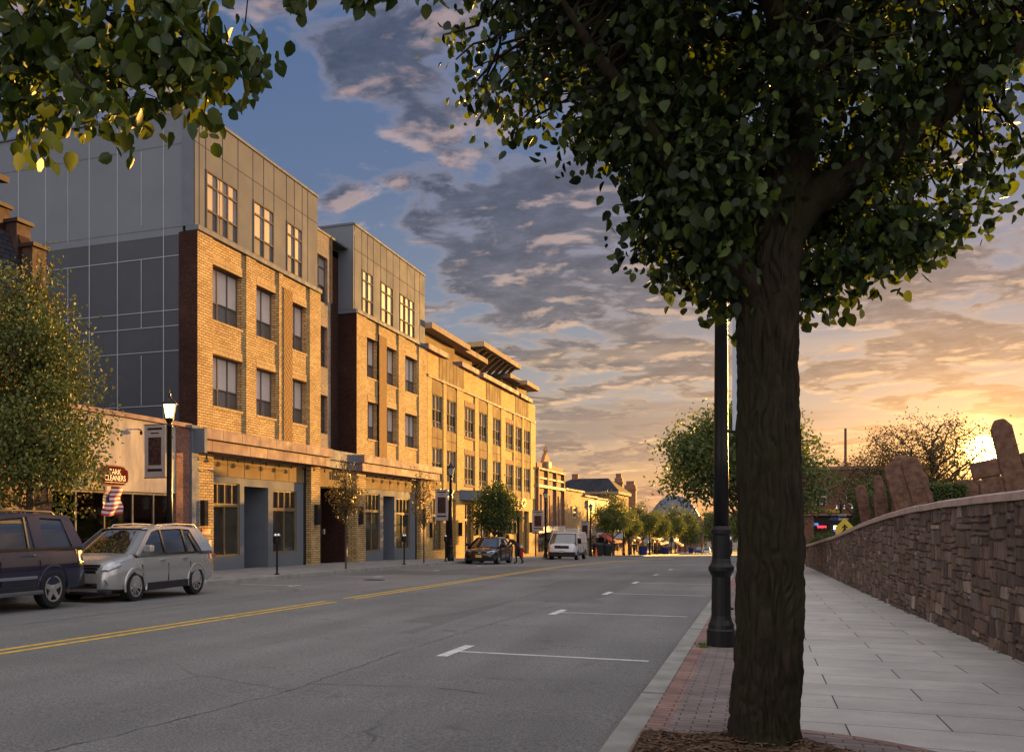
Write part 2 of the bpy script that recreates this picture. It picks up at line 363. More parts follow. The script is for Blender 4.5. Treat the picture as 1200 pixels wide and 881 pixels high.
def slabs():
    m, t, b, o = newmat('concrete_slabs'); co = tnode(t, 'ShaderNodeTexCoord')
    mp = tnode(t, 'ShaderNodeMapping', {0: co.outputs['Object'], 'Location': (-.59, .38, 0)})
    br = tnode(t, 'ShaderNodeTexBrick', {'Vector': mp.outputs[0], 'Color1': (.44,.42,.39,1), 'Color2': (.38,.36,.335,1), 'Mortar': (.05,.048,.045,1), 'Scale': 1.0, 'Mortar Size': .006, 'Mortar Smooth': .1, 'Brick Width': 1.36, 'Row Height': .72})
    br.offset = .5; br.offset_frequency = 2
    n = tnode(t, 'ShaderNodeTexNoise', {'Vector': co.outputs['Object'], 'Scale': 1.2, 'Detail': 8.0, 'Roughness': .65})
    col = mixc(t, 1.0, br.outputs['Color'], ramp(t, n.outputs[0], [(.3, .72), (.7, 1.08)]), 'MULTIPLY')
    f = tnode(t, 'ShaderNodeTexNoise', {'Vector': co.outputs['Object'], 'Scale': 120.0, 'Detail': 2.0})
    col = mixc(t, 1.0, col, ramp(t, f.outputs[0], [(.3, .82), (.7, 1.16)]), 'MULTIPLY')
    sp = tnode(t, 'ShaderNodeTexVoronoi', {'Vector': co.outputs['Object'], 'Scale': 3.5})
    col = mixc(t, ramp(t, sp.outputs['Distance'], [(.03, .6), (.045, 0.0)]), col, (.09,.085,.08))
    t.links.new(col, b.inputs['Base Color']); b.inputs['Roughness'].default_value = .8
    iv = tnode(t, 'ShaderNodeMath', {0: f.outputs[0], 1: br.outputs['Fac']}, operation='SUBTRACT'); bump(t, b, iv.outputs[0], .5, .006)
    return m
M_slabs = slabs()
def pavers(name, c1, c2, w, h, mort=(.06,.05,.045), rot=0, ms=.006):
    m, t, b, o = newmat(name); co = tnode(t, 'ShaderNodeTexCoord')
    mp = tnode(t, 'ShaderNodeMapping', {0: co.outputs['Object'], 'Rotation': (0, 0, rot)})
    n0 = tnode(t, 'ShaderNodeTexNoise', {'Vector': co.outputs['Object'], 'Scale': 7.0}); 
    av = tnode(t, 'ShaderNodeMix', {0: .02, 4: mp.outputs[0], 5: n0.outputs['Color']}, data_type='VECTOR')
    br = tnode(t, 'ShaderNodeTexBrick', {'Vector': av.outputs[1], 'Color1': (*c1,1), 'Color2': (*c2,1), 'Mortar': (*mort,1), 'Scale': 1.0, 'Mortar Size': ms, 'Mortar Smooth': .2, 'Brick Width': w, 'Row Height': h})
    n = tnode(t, 'ShaderNodeTexNoise', {'Vector': co.outputs['Object'], 'Scale': 2.5, 'Detail': 8.0})
    col = mixc(t, 1.0, br.outputs['Color'], ramp(t, n.outputs[0], [(.3, .65), (.7, 1.15)]), 'MULTIPLY')
    t.links.new(col, b.inputs['Base Color']); b.inputs['Roughness'].default_value = .85
    f = tnode(t, 'ShaderNodeTexNoise', {'Vector': co.outputs['Object'], 'Scale': 90.0})
    iv = tnode(t, 'ShaderNodeMath', {0: f.outputs[0], 1: br.outputs['Fac']}, operation='SUBTRACT'); bump(t, b, iv.outputs[0], .6, .008)
    return m
M_pav = pavers('grey_pavers', (.21,.165,.15), (.155,.125,.12), .21, .105)
M_edge = pavers('red_edge_pavers', (.27,.155,.125), (.20,.12,.10), .24, .11)
M_lside = pavers('left_sidewalk_slabs', (.22,.215,.205), (.19,.185,.18), 1.5, 1.5, (.08,.075,.07))

def yrange(y0, y1):
    ys = [y0]; y = y0
    while y < y1-1e-6:
        y = min(y1, y + (1.0 if -10 < y < 240 else 25)); ys.append(y)
    return ys
def sheet(mb, x0, x1, y0, y1, dz, depth=0):
    ys = yrange(y0, y1)
    for a, b in zip(ys, ys[1:]):
        za, zb = gz(a)+dz, gz(b)+dz
        mb.quad((x0,a,za),(x1,a,za),(x1,b,zb),(x0,b,zb))
        if depth:
            mb.quad((x0,a,za-depth),(x0,a,za),(x0,b,zb),(x0,b,zb-depth)); mb.quad((x1,a,za),(x1,a,za-depth),(x1,b,zb-depth),(x1,b,zb))
    return mb
def struct(o): return tag(o, kind='structure')
g = MB(); 
for a, b in zip(yrange(-400, 3000), yrange(-400, 3000)[1:]):
    g.quad((-2500,a,gz(a)-.25),(2500,a,gz(a)-.25),(2500,b,gz(b)-.25),(-2500,b,gz(b)-.25))
struct(g.build('ground', mat('far_ground', (.07,.065,.05), .95, 0, .3, .2)))
LC = -14.5; RC = -.95; FX = -18.2
struct(sheet(MB(), LC, RC, -60, 420, 0).build('road', M_asph))
struct(sheet(MB(), FX-.6, LC-.18, -60, 420, SW, .4).build('left_sidewalk', M_lside))
struct(sheet(MB(), LC-.18, LC, -60, 420, SW-.005, .4).build('left_kerb', M_kerb))
# right kerb made of long stones with open joints
mb = MB(); y = -8.0
r2 = random.Random(3)
while y < 120:
    ln = 1.9+r2.random()*.5; o_ = (r2.random()-.5)*.012
    ya, yb = y+.006, y+ln-.006
    z0, z1 = gz(ya)+SW+o_, gz(yb)+SW+o_
    mb.add([(RC+o_,ya,z0-.4),(RC+.2,ya,z0-.4),(RC+.2,yb,z1-.4),(RC+o_,yb,z1-.4),(RC+.02+o_,ya,z0),(RC+.2,ya,z0),(RC+.2,yb,z1),(RC+.02+o_,yb,z1)],
           [(0,3,2,1),(4,5,6,7),(0,1,5,4),(1,2,6,5),(2,3,7,6),(3,0,4,7)]); y += ln
struct(mb.build('right_kerb', M_kerb))
PITC = (.03, 6.55)
def ring_mesh(mb, c, r0, r1, a0, a1, dz, n=48):
    for i in range(n):
        p, q = a0+(a1-a0)*i/n, a0+(a1-a0)*(i+1)/n
        pts = [(c[0]+r*math.cos(a), c[1]+r*math.sin(a)) for r, a in ((r0,p),(r1,p),(r1,q),(r0,q))]
        mb.quad(*[(x, y_, gz(y_)+dz) for x, y_ in pts])
XP = -.02   # seam between pavers and slabs
struct(sheet(MB(), RC+.2, RC+.36, -8, 120, SW, .3).build('red_brick_edging', M_edge))
struct(sheet(MB(), RC+.36, XP, -8, 120, SW, .3).build('paver_strip', M_pav))
struct(sheet(MB(), XP, 3.0, -8, 62, SW, .3).build('right_sidewalk', M_slabs))
# tree pit: ring of pavers, red ring, mulch
mb = MB(); ring_mesh(mb, PITC, .72, 1.22, -math.pi*.5, math.pi*.5, SW+.004); struct(mb.build('pit_paver_ring', M_pav))
mb = MB(); ring_mesh(mb, PITC, 1.22, 1.34, -math.pi*.5, math.pi*.5, SW+.006); struct(mb.build('pit_red_ring', M_edge))
mb = MB(); nseg = 40
npt = []
r4 = random.Random(5)
cx0, cy0 = PITC
for ix in range(33):
    for iy in range(45):
        x = RC+.22 + ix*(.72+cx0-RC-.22)/32; y_ = cy0-.72 + iy*1.44/44
        d = math.hypot(x-cx0, y_-cy0)
        if x > cx0 and d > .72: f = .72/d; x, y_ = cx0+(x-cx0)*f, cy0+(y_-cy0)*f
        npt.append((x, y_, gz(y_)+SW+.012+r4.random()*.022+.05*math.exp(-((x-.04)**2+(y_-7.1)**2)/.12)))
mb.add(npt, [(ix*45+iy, (ix+1)*45+iy, (ix+1)*45+iy+1, ix*45+iy+1) for ix in range(32) for iy in range(44)])
struct(mb.build('mulch_bed', M_soil, smooth=False))
mb = MB()
pa = [(cx0+.73*math.cos(a), cy0+.73*math.sin(a)) for a in [math.pi/2-math.pi*i/24 for i in range(25)]]
pa = [(RC+.215, cy0-.73)]+[(RC+.215, cy0+.73)]+pa
mb.tube([(x, y_, gz(y_)+SW+.02) for x, y_ in pa], .012, 6); tag(mb.build('pit_edging', M_edge), 'thin metal edging strip around the mulched tree pit at the kerb', 'edging')
# weeds in the mulch and by the lamp
def tuft(mb, x, y_, n, h, r_):
    for i in range(n):
        a = r4.random()*6.28; rr = r4.random()*r_; px, py = x+rr*math.cos(a), y_+rr*math.sin(a); z = gz(py)+SW
        b = r4.random()*6.28; hh = h*(.4+r4.random()); dx_, dy_ = math.cos(b)*.006, math.sin(b)*.006; lx, ly = math.cos(b+1.2)*hh*.6, math.sin(b+1.2)*hh*.6
        mb.quad((px-dx_,py-dy_,z),(px+dx_,py+dy_,z),(px+lx,py+ly,z+hh))
mb = MB()
for x, y_, n in ((-.45,7.0,60),(-.3,6.85,50),(-.5,7.15,30),(-.12,6.9,40),(.35,7.0,30),(-.62,13.2,90),(-.66,13.5,60)): tuft(mb, x, y_, n, .035, .09)
yy_ = 9.0
while yy_ < 40:
    tuft(mb, lerp_t([(-20, 2.95), (13.2, 2.72), (22.7, 2.5), (53, 2.12)], yy_)-.05, yy_, 14, .035, .06); yy_ += .25+r4.random()*.9
tag(mb.build('weed_tufts', mat('weed_green', (.09,.13,.03), .8)), 'small green weeds in the mulch and beside the lamp base', 'weeds', kind='stuff')
cb = MB()
for i in range(2600):
    x, y_ = RC+.25+r4.random()*1.7, PITC[1]-.7+r4.random()*1.42
    if x > cx0 and math.hypot(x-cx0, y_-cy0) > .70: continue
    z = gz(y_)+SW+.035+.05*math.exp(-((x-.04)**2+(y_-7.1)**2)/.12)+r4.random()*.01; a = r4.random()*6.28; l = .008+r4.random()*.022; w = l*.35
    ca, sa_ = math.cos(a), math.sin(a); t1, t2 = r4.uniform(-.01,.01), r4.uniform(-.006,.006)
    cb.quad((x-ca*l+sa_*w, y_-sa_*l-ca*w, z), (x+ca*l+sa_*w, y_+sa_*l-ca*w, z+t1), (x+ca*l-sa_*w, y_+sa_*l+ca*w, z+t1+t2), (x-ca*l-sa_*w, y_-sa_*l+ca*w, z+t2))
tag(cb.build('bark_chips', mat('bark_chip', (.10,.060,.035), .95, 0, .6, 40)), 'brown bark chips scattered over the mulch bed', 'bark chips', kind='stuff')
# cemetery ground behind the wall
WX = [(-20, 2.95), (13.2, 2.72), (22.7, 2.5), (53, 2.12), (90, 2.0)]
WT = [(-20, 1.95), (12, 1.88), (17.1, 1.85), (20.5, 1.79), (23.5, 1.69), (27.5, 1.53), (31.5, 1.33), (37, 1.05), (42.6, .83), (48, .60), (53, .42), (70, .1)]
mb = MB(); ys = [-12+i*1.5 for i in range(45)]; xs = [0, .5, 2, 5, 9, 15, 25, 60]
grid = [(lerp_t(WX, y_)+.4+x, y_, lerp_t(WT, y_)-.42+min(x, 3)*.05+.05*math.sin(x*1.3+y_*.7)) for y_ in ys for x in xs]
mb.add(grid, [(j*8+i, j*8+i+1, (j+1)*8+i+1, (j+1)*8+i) for j in range(44) for i in range(7)])
struct(mb.build('cemetery_lawn', M_grass, smooth=True))
# road markings
M_yp = mat('yellow_road_paint', (.50,.33,.055), .7, 0, .35, 6)
M_wp = mat('white_road_paint', (.50,.50,.48), .7, 0, .35, 9)
mb = MB()
for x0 in (-8.93, -8.66): 
    sheet(mb, x0, x0+.115, -20, 20.6, .004); sheet(mb, x0, x0+.115, 21.7, 320, .004)
struct(mb.build('double_yellow_line', M_yp))
mb = MB()
for y_ in (12.55, 19.75, 26.8, 33.3, 40.3, 47.3):
    def zq(x0, x1, y0, y1): mb.quad((x0,y0,gz(y0)+.004),(x1,y0,gz(y0)+.004),(x1,y1,gz(y1)+.004),(x0,y1,gz(y1)+.004))
    zq(-3.52, -1.2, y_-.05, y_+.05); zq(-3.66, -3.52, y_-.6, y_+.75)
for y_ in (26.4, 33.4, 40.4, 47.4): zq(-14.1, -12.4, y_-.05, y_+.05); zq(-12.4, -12.28, y_-.4, y_+.4)
struct(mb.build('parking_stall_lines', M_wp))
mb = MB(); r9 = random.Random(9)
def seam(pts, w):
    q = []
    for (xa, ya), (xb, yb) in zip(pts, pts[1:]):
        n = max(2, int(math.hypot(xb-xa, yb-ya)/.12))
        q += [(xa+(xb-xa)*i/n+(r9.random()-.5)*.05, ya+(yb-ya)*i/n+(r9.random()-.5)*.05) for i in range(n)]
    for (xa, ya), (xb, yb) in zip(q, q[1:]):
        k = w*(.4+r9.random()); d = math.hypot(xb-xa, yb-ya)+1e-6; nx, ny = -(yb-ya)/d*k, (xb-xa)/d*k
        mb.quad((xa-nx,ya-ny,gz(ya)+.0035),(xa+nx,ya+ny,gz(ya)+.0035),(xb+nx,yb+ny,gz(yb)+.0035),(xb-nx,yb-ny,gz(yb)+.0035))
seam([(-5.2,2.0),(-4.4,6.1),(-4.12,8.6),(-4.2,12.0),(-4.15,16.0),(-3.85,24.7),(-4.0,38)], .0045)
seam([(-4.15,9.2),(-3.0,9.5),(-2.2,9.3)], .007); seam([(-4.1,20),(-6.0,20.3),(-7.5,20.1)], .007); seam([(-11.0,12),(-11.2,19),(-10.9,28)], .009)
struct(mb.build('tar_sealed_cracks', mat('old_tar', (.035,.035,.036), .7)))
mb = MB(); mb.lathe([(.0,.001),(.36,.001),(.36,.006),(0,.006)], (-11.6, 31.0, gz(31)+.002), 24)
tag(mb.build('manhole_cover', mat('cast_iron', (.03,.03,.03), .7, .3, .3, 10)), 'round iron manhole cover in the far lane by the silver car', 'manhole cover')
# a few dropped leaves on the slabs
for i, (x, y_) in enumerate(((.98, 18.2), (1.85, 16.6))):
    mb = MB(); z = gz(y_)+SW+.01
    mb.add([(-.06,0,.002),(0,-.045,.02),(.09,0,.03),(0,.05,.008)], [(0,1,2,3)])
    tag(mb.build('fallen_leaf', mat('dry_leaf', (.13,.07,.035), .9), loc=(x, y_, z)), ('curled brown leaf lying mid sidewalk ahead of the big trunk', 'curled brown leaf lying near the foot of the stone wall')[i], 'leaf')

# ================================================================ BUILDINGS
def facade(mb, x, y0, y1, z0, z1, ops, depth, sgn=1):
    """wall in the plane X=x facing +X (sgn 1), real openings with reveals"""
    ys = sorted({y0, y1, *[o[0] for o in ops], *[o[1] for o in ops]}); zs = sorted({z0, z1, *[o[2] for o in ops], *[o[3] for o in ops]})
    for a, b in zip(ys, ys[1:]):
        for c, d in zip(zs, zs[1:]):
            my, mz = (a+b)/2, (c+d)/2
            if any(o[0] < my < o[1] and o[2] < mz < o[3] for o in ops): continue
            mb.quad((x,a,c),(x,b,c),(x,b,d),(x,a,d))
    xi = x-depth*sgn
    for a, b, c, d in ops:
        mb.quad((x,a,c),(xi,a,c),(xi,a,d),(x,a,d)); mb.quad((x,b,c),(x,b,d),(xi,b,d),(xi,b,c))
        mb.quad((x,a,d),(x,b,d),(xi,b,d),(xi,a,d)); mb.quad((x,a,c),(xi,a,c),(xi,b,c),(x,b,c))
def window(parent, x, a, b, c, d, n=2, rows=((0,.36,'s'),(.36,1,'b')), fm=None, fw=.05, name='window', fd=.07):
    """frame set back in plane X=x, panes as sub-parts"""
    fm = fm or M_frame; f = MB(); e = .003
    f.box(x, x+fd, a+e, a+fw, c+e, d-e); f.box(x, x+fd, b-fw, b-e, c+e, d-e)
    f.box(x, x+fd, a+fw, b-fw, c+e, c+fw); f.box(x, x+fd, a+fw, b-fw, d-fw, d-e)
    H = d-c
    for i in range(1, n):
        y = a+(b-a)*i/n; f.box(x, x+fd-.004, y-fw*.5, y+fw*.5, c+fw, d-fw)
    for r in rows[1:]:
        z = c+H*r[0]; f.box(x, x+fd-.008, a+fw, b-fw, z-fw*.5, z+fw*.5)
    w = f.build(name, fm, parent)
    for r0, r1, k in rows:
        m_ = {'b': M_blind, 'c': M_blind2, 's': M_screen, 'g': M_glass, 'f': M_glass2, 'w': M_gold, 'B': M_blindm, 'S': M_screenm}[k]
        MB().box(x-.01, x+.02, a+.02, b-.02, c+H*r0+.02, c+H*r1-.003).build('pane', m_, w)
    return w
def jit(): return 0
ROWS4 = ((0,.34,'s'),(.34,.76,'b'),(.76,1,'b'))

# ---------------- main apartment building (block A, link, block B)
AP = thing('apartment_building', 'four storey tan brick apartment block with grey metal top floors and dark side wall', 'building', (FX, 30.85, gz(40)))
bz = -gz(40); ay = -30.85                       # local offsets: parts are written in world metres then shifted
def shifted(): m = MB(); m.M = Matrix.Translation((-FX, ay, bz)); return m
class Local:
    pass
def window_at(root, off, *a, **k):
    w = window(root, *a, **k); w.location = off; return w
AO = Vector((-FX, ay, bz))
def block(y0, y1, win4, win3, win2, piers, panels, wood):
    XP_ = FX-.055
    ops = [(a, b, 8.85, 10.86) for a, b in win3]+[(a, b, 5.72, 7.62) for a, b in win2]
    m = shifted(); facade(m, XP_, y0, y1, 4.4, 11.8, ops, .32)
    m.quad((XP_,y1,4.4),(XP_-.9,y1,4.4),(XP_-.9,y1,11.8),(XP_,y1,11.8))
    m.box(XP_, FX, y0+.001, y1-.001, 11.2, 11.799) if False else None
    m.build('brick_wall', M_tan, AP); T_ = shifted().M
    parts('brick_pier', M_tan, AP, T_, [(XP_, FX, a, b, 4.79, 11.79) for a, b in piers])
    parts('soldier_course', M_tan_s, AP, T_, [(XP_-.001, XP_+.012, a+.01, b-.01, z, z+.3) for w_, z in ((win3, 10.87), (win2, 7.63)) for a, b in w_])
    parts('brick_sill_course', M_tan_s, AP, T_, [(XP_, XP_+.030, a+.01, b-.01, z, z+.09) for w_, z in ((win3, 8.76), (win2, 5.63)) for a, b in w_])
    for i, (a, b) in enumerate(wood): 
        m = shifted(); m.box(XP_, FX+.03, a, b, 4.78, 11.25)
        m.build('woven_panel', M_wood, AP)
    for (a, b), n in zip(win3, [w[2] if len(w) > 2 else 2 for w in win4]):
        window_at(AP, AO, XP_-.30, a, b, 8.85, 10.86, n, rows=((0,.36,'s'),(.36,1,'c')), fm=M_frame)
    for (a, b), n in zip(win2, [w[2] for w in win4]):
        window_at(AP, AO, XP_-.30, a, b, 5.72, 7.62, n, rows=((0,.36,'s'),(.36,1,'c')), fm=M_frame)
    # grey metal top floor
    XT = FX-.12
    ops4 = [(a, b, 12.03, 14.2) for a, b, n in win4]
    m = shifted(); facade(m, XT, y0+.02, y1-.1, 11.98, 16.15, ops4, .06)
    m.build('metal_cladding', M_pan_l, AP)
    m = shifted()
    for y in panels: m.box(XT, XT+.006, y-.012, y+.012, 11.99, 16.1)
    for z in (14.95,): 
        m.box(XT, XT+.0055, y0+.03, y1-.11, z-.01, z+.01)
    m.build('cladding_joint', M_seam_d, AP)
    for a, b, n in win4: window_at(AP, AO, XT-.05, a, b, 12.03, 14.2, n, rows=ROWS4, fm=M_frame, fw=.07)
    m = shifted(); m.box(XT-.35, FX+.06, y0-.03, y1+.05, 11.80, 11.97); m.build('cornice_ledge', M_slate, AP)
    m = shifted(); m.box(XT-.35, XT+.05, y0-.02, y1-.06, 16.12, 16.22); m.build('parapet_cap', M_slate, AP)
    m = shifted(); m.box(FX-16, XT-.36, y0+.1, y1-.15, 15.6, 15.9); m.box(FX-16, XT-.01, y1-.11, y1-.1, 11.9, 16.1); m.build('roof', M_roof, AP)
block(30.87, 41.75, [(31.68,34.09,3),(35.37,37.2,2),(38.43,39.99,2)], [(31.99,34.35),(35.5,37.3),(38.77,40.35)], [(32.05,34.35),(35.5,37.3),(38.77,40.35)],
      [(30.88,31.95),(34.55,35.4),(37.45,37.85),(40.55,41.74)], [31.2,31.66,32.9,34.11,35.35,36.28,37.22,38.41,39.2,40.01,40.6], [(37.85,38.70)])
block(46.2, 57.7, [(47.24,48.83,2),(49.99,51.89,2),(53.04,55.62,3)], [(47.72,49.3),(50.6,52.35),(53.75,55.95)], [(47.85,49.3),(50.6,52.35),(53.75,55.95)],
      [(46.21,47.6),(52.5,53.6),(56.1,57.69)], [47.2,48.0,48.86,49.95,50.9,51.92,53.0,54.3,55.65,56.6], [(49.35,50.5)])
m = shifted(); m.box(FX-.095, FX-.001, 49.3, 49.349, 4.8, 11.8); m.build('expansion_joint', M_framed, AP)
# side wall of block A (faces the camera)
Y0 = 30.85
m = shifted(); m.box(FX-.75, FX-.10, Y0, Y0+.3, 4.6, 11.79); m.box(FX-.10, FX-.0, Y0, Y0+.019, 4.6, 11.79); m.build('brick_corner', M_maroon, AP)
m = shifted(); m.box(FX-22, FX-.752, Y0+.05, Y0+.3, -1, 11.72); m.build('dark_side_cladding', M_pan_d, AP)
m = shifted(); m.box(FX-22, FX-.62, Y0+.04, Y0+.3, 11.72, 16.15); m.build('grey_side_cladding', M_pan_m, AP)
m = shifted(); m.box(FX-.619, FX-.14, Y0+.0, Y0+.3, 11.98, 16.15); m.build('corner_cladding', M_slate, AP)
m = shifted()
def yp(px, Y=30.85):
    t = (px-388)/1180; th = R(22.964); d = Y/(t*math.sin(th)+math.cos(th)); return d*(t*math.cos(th)-math.sin(th))
for p in (21, 53, 104, 137, 191): m.box(yp(p)-.016, yp(p)+.016, Y0+.028, Y0+.049, 4.8, 15.9)
for p, za, zb in ((79, 11.9, 14.6), (165, 12.2, 14.9), (79, 5.6, 11.0), (165, 8.5, 11.0), (165, 5.7, 7.5)): m.box(yp(p)-.014, yp(p)+.014, Y0+.028, Y0+.0385, za, zb)
for z in (10.98, 9.05, 8.49, 7.6, 5.66): m.box(FX-22, FX-.76, Y0+.030, Y0+.048, z-.014, z+.014)
m.build('cladding_joint', M_seam, AP)
m = shifted()
for z in (12.0, 14.95): m.box(FX-22, FX-.63, Y0+.030, Y0+.0395, z-.012, z+.012)
m.build('cladding_joint', mat('grey_seam', (.10,.11,.135), .6), AP)
m = shifted(); m.box(FX-22, FX-.1, Y0-.03, Y0+.35, 16.15, 16.24); m.build('parapet_cap', M_slate, AP)
# link between the blocks
LX = FX-.45
m = shifted()
lo = [(42.1, 43.6, 11.7, 13.85), (42.3, 43.6, 8.7, 10.6), (42.3, 43.6, 5.6, 7.4)]
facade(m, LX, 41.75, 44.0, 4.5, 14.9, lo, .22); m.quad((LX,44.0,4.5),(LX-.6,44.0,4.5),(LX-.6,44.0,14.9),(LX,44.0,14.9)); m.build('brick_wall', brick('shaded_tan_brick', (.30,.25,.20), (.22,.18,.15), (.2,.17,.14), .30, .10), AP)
for a, b, c_, d_ in lo: window_at(AP, AO, LX-.2, a, b, c_, d_, 2, rows=((0,.38,'g'),(.38,.78,'b'),(.78,1,'b')) if c_ > 11 else ((0,.4,'g'),(.4,1,'g')))
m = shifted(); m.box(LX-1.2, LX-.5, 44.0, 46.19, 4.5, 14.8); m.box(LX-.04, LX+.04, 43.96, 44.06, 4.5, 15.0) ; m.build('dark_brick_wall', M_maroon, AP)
m = shifted(); m.box(LX-1.3, LX+.03, 41.76, 46.15, 14.92, 15.02); m.box(LX-8, LX-.5, 41.8, 46.19, 14.5, 14.9); m.build('link_roof', M_roof, AP)
# block B side return
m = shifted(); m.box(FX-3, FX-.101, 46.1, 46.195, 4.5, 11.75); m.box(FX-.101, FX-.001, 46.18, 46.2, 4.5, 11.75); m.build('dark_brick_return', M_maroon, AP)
m = shifted(); m.box(FX-3, FX-.13, 46.1, 46.2, 11.98, 16.15); m.build('grey_return_cladding', M_pan_m, AP)
m = shifted(); m.box(FX-3, FX-.1, 46.06, 46.25, 16.13, 16.23); m.build('return_trim', M_slate, AP); parts('return_ledge', M_slate, AP, shifted().M, [(FX-3, FX+.05, 46.05, 46.15, 11.77, 11.96)])
# two tier stone ledges over the shops
for a, b in ((30.7, 42.1), (46.0, 59.2)): parts('stone_ledge', M_trim, AP, shifted().M, [(FX-.3, FX+.48, a, b, 4.40, 4.78), (FX-.3, FX+.36, a+.05, b-.08, 3.98, 4.398)], .015)
m = shifted()
for a, b in ((30.7, 42.1), (46.0, 59.2)):
    y = a+1.2
    while y < b: m.box(FX+.3, FX+.483, y-.008, y+.008, 4.41, 4.783); m.box(FX+.3, FX+.363, y-.6, y-.584, 3.982, 4.397); y += 1.45
m.build('ledge_joint', mat('stone_joint', (.10,.07,.06), .8), AP)
m = shifted(); m.box(FX-.5, FX+.2, 42.105, 45.99, 4.35, 4.8); m.box(FX-.5, FX+.1, 42.105, 45.99, 4.0, 4.349); m.build('metal_ledge', M_slate, AP); parts('ledge_end', M_slate, AP, shifted().M, [(FX-.3, FX+.5, 30.5, 30.69, 3.9, 4.75)])
# ground floors
def shopfront(y0, y1, pierL, pierR, w1, door, w2):
    g0 = gz((y0+y1)/2)+SW
    parts('brick_pier', M_tan, AP, shifted().M, [(FX-.5, FX-.02, a, b, g0-.3, 3.975) for a, b in (pierL, pierR)])
    m = shifted(); a, b = pierL[1]+.02, pierR[0]-.35
    X = FX-.25
    ops = [(w1[0], w1[1], g0+.55, 2.95), (door[0], door[1], g0-.3, 2.88), (w2[0], w2[1], g0+.55, 2.8)]
    facade(m, X, a, b, g0-.3, 3.2, ops, .12); m.build('grey_shopfront_frame', M_pan_l, AP)
    m = shifted(); m.box(X-.02, X+.03, a, b, 3.2, 3.97); m.build('fascia_panel', M_gold, AP)
    m = shifted(); y = a+1.4
    while y < b: m.box(X+.03, X+.034, y-.01, y+.01, 3.2, 3.97); y += 1.35
    m.build('fascia_joint', M_seam_d, AP)
    m = shifted(); m.box(FX-.5, X-.02, pierR[0]-.349, pierR[0]-.001, g0-.3, 3.97); m.build('dark_reveal', M_framed, AP)
    for w, top in ((w1, 2.95), (w2, 2.8)):
        z0, z1 = g0+.55, top; f = .70
        zt = z0+(z1-z0)*f
        window_at(AP, AO, X-.11, w[0], w[1], z0, zt, 2, rows=((0,1,'f'),), fm=mat('brass_frame', (.16,.11,.055), .8), fw=.07, name='shop_window')
        window_at(AP, AO, X-.11, w[0], w[1], zt, z1, 4, rows=((0,1,'g'),), fm=MATS['brass_frame'], fw=.06, name='transom_window')
    m = shifted(); m.box(X-1.3, X-1.2, door[0], door[1], g0-.3, 2.9); m.box(X-1.2, X-.121, door[0]-.05, door[0], g0-.3, 2.9); m.box(X-1.2, X-.121, door[1], door[1]+.05, g0-.3, 2.9); m.box(X-1.2, X-.121, door[0], door[1], 2.89, 2.95)
    d = m.build('entrance_recess', M_slate, AP)
    for yy, zz2 in ((pierR[0]+.45, 1.7), (pierL[0]+.35, 1.7)):
        m = shifted(); m.box(FX-.02, FX+.16, yy-.14, yy+.14, 1.35, 2.25); m.build('wall_lamp', M_framed, AP, bevel=.01)
shopfront(30.87, 41.75, (30.88,32.06), (40.75,41.74), (32.25,34.5), (34.85,36.95), (37.4,39.7))
shopfront(46.2, 57.7, (46.25,47.5), (56.5,57.6), (47.9,50.2), (50.7,52.5), (52.8,55.2))
# link entrance
g0 = gz(44)+SW
m = shifted(); m.box(FX-.2, FX-.12, 41.76, 46.2, 3.1, 3.99); m.build('sign_board', M_gold, AP)
m = shifted(); m.box(FX-2.2, FX-2.0, 41.75, 46.3, g0-.3, 4.3); m.box(FX-2.0, FX-.55, 45.9, 46.24, g0-.3, 4.3); m.box(FX-2.0, FX-.9, 43.4, 43.9, g0-.3, 3.1); m.build('entry_brick', M_maroon, AP)
m = shifted(); m.box(FX-2.0, FX-1.94, 42.0, 43.3, g0, 2.5); m.build('entrance_door', M_glass, AP)
m = shifted(); m.box(FX-2.0, FX-.2, 41.76, 46.2, 3.05, 3.1); m.build('entry_soffit', M_framed, AP)
for k, (yy) in enumerate((44.0, 44.25)):
    m = shifted(); m.box(FX-.9, FX-.86, yy-.08, yy+.0, .9, 1.15); m.build('intercom', M_white if k else M_chrome, AP)
def text(body, name, mat_, parent, loc, rot, size, ext=.012, sx=1.0, align='CENTER'):
    cu = bpy.data.curves.new(name, 'FONT'); cu.body = body; cu.size = size; cu.extrude = ext; cu.align_x = align; cu.align_y = 'CENTER'; cu.resolution_u = 3
    o = bpy.data.objects.new(name, cu); me = bpy.data.meshes.new_from_object(o); bpy.data.objects.remove(o)
    o = bpy.data.objects.new(name, me); C.objects.link(o); me.materials.clear(); me.materials.append(mat_)
    o.parent = parent; o.location = loc; o.rotation_euler = rot; o.scale = (sx, 1, 1); return o
FACEX = (R(90), 0, R(90))          # text facing +X
text('H166', 'lettering', M_framed, AP, Vector((FX-.11, 43.7, 3.62))+AO, FACEX, .55)
# hydrant connection, notices and camera on the first pier
m = shifted(); m.box(FX-.02, FX+.02, 31.15, 31.75, 1.05, 1.25); m.build('fire_sign', mat('sign_red', (.5,.03,.02), .5), AP)
m = shifted(); m.tube([(FX-.02, 31.6, .28), (FX+.12, 31.6, .28)], .10, 12); m.tube([(FX+.12, 31.35, .30), (FX+.12, 31.9, .30)], .05, 8); m.build('standpipe', mat('dull_red_paint', (.16,.03,.03), .5), AP)
m = shifted(); m.box(FX-.02, FX+.01, 31.65, 31.85, .55, .85); m.build('notice_plate', M_white, AP)
m = shifted(); m.tube([(FX, 31.3, 3.3), (FX+.15, 31.3, 3.35), (FX+.2, 31.75, 3.28)], .03, 6); m.build('camera_bracket', M_chrome, AP)
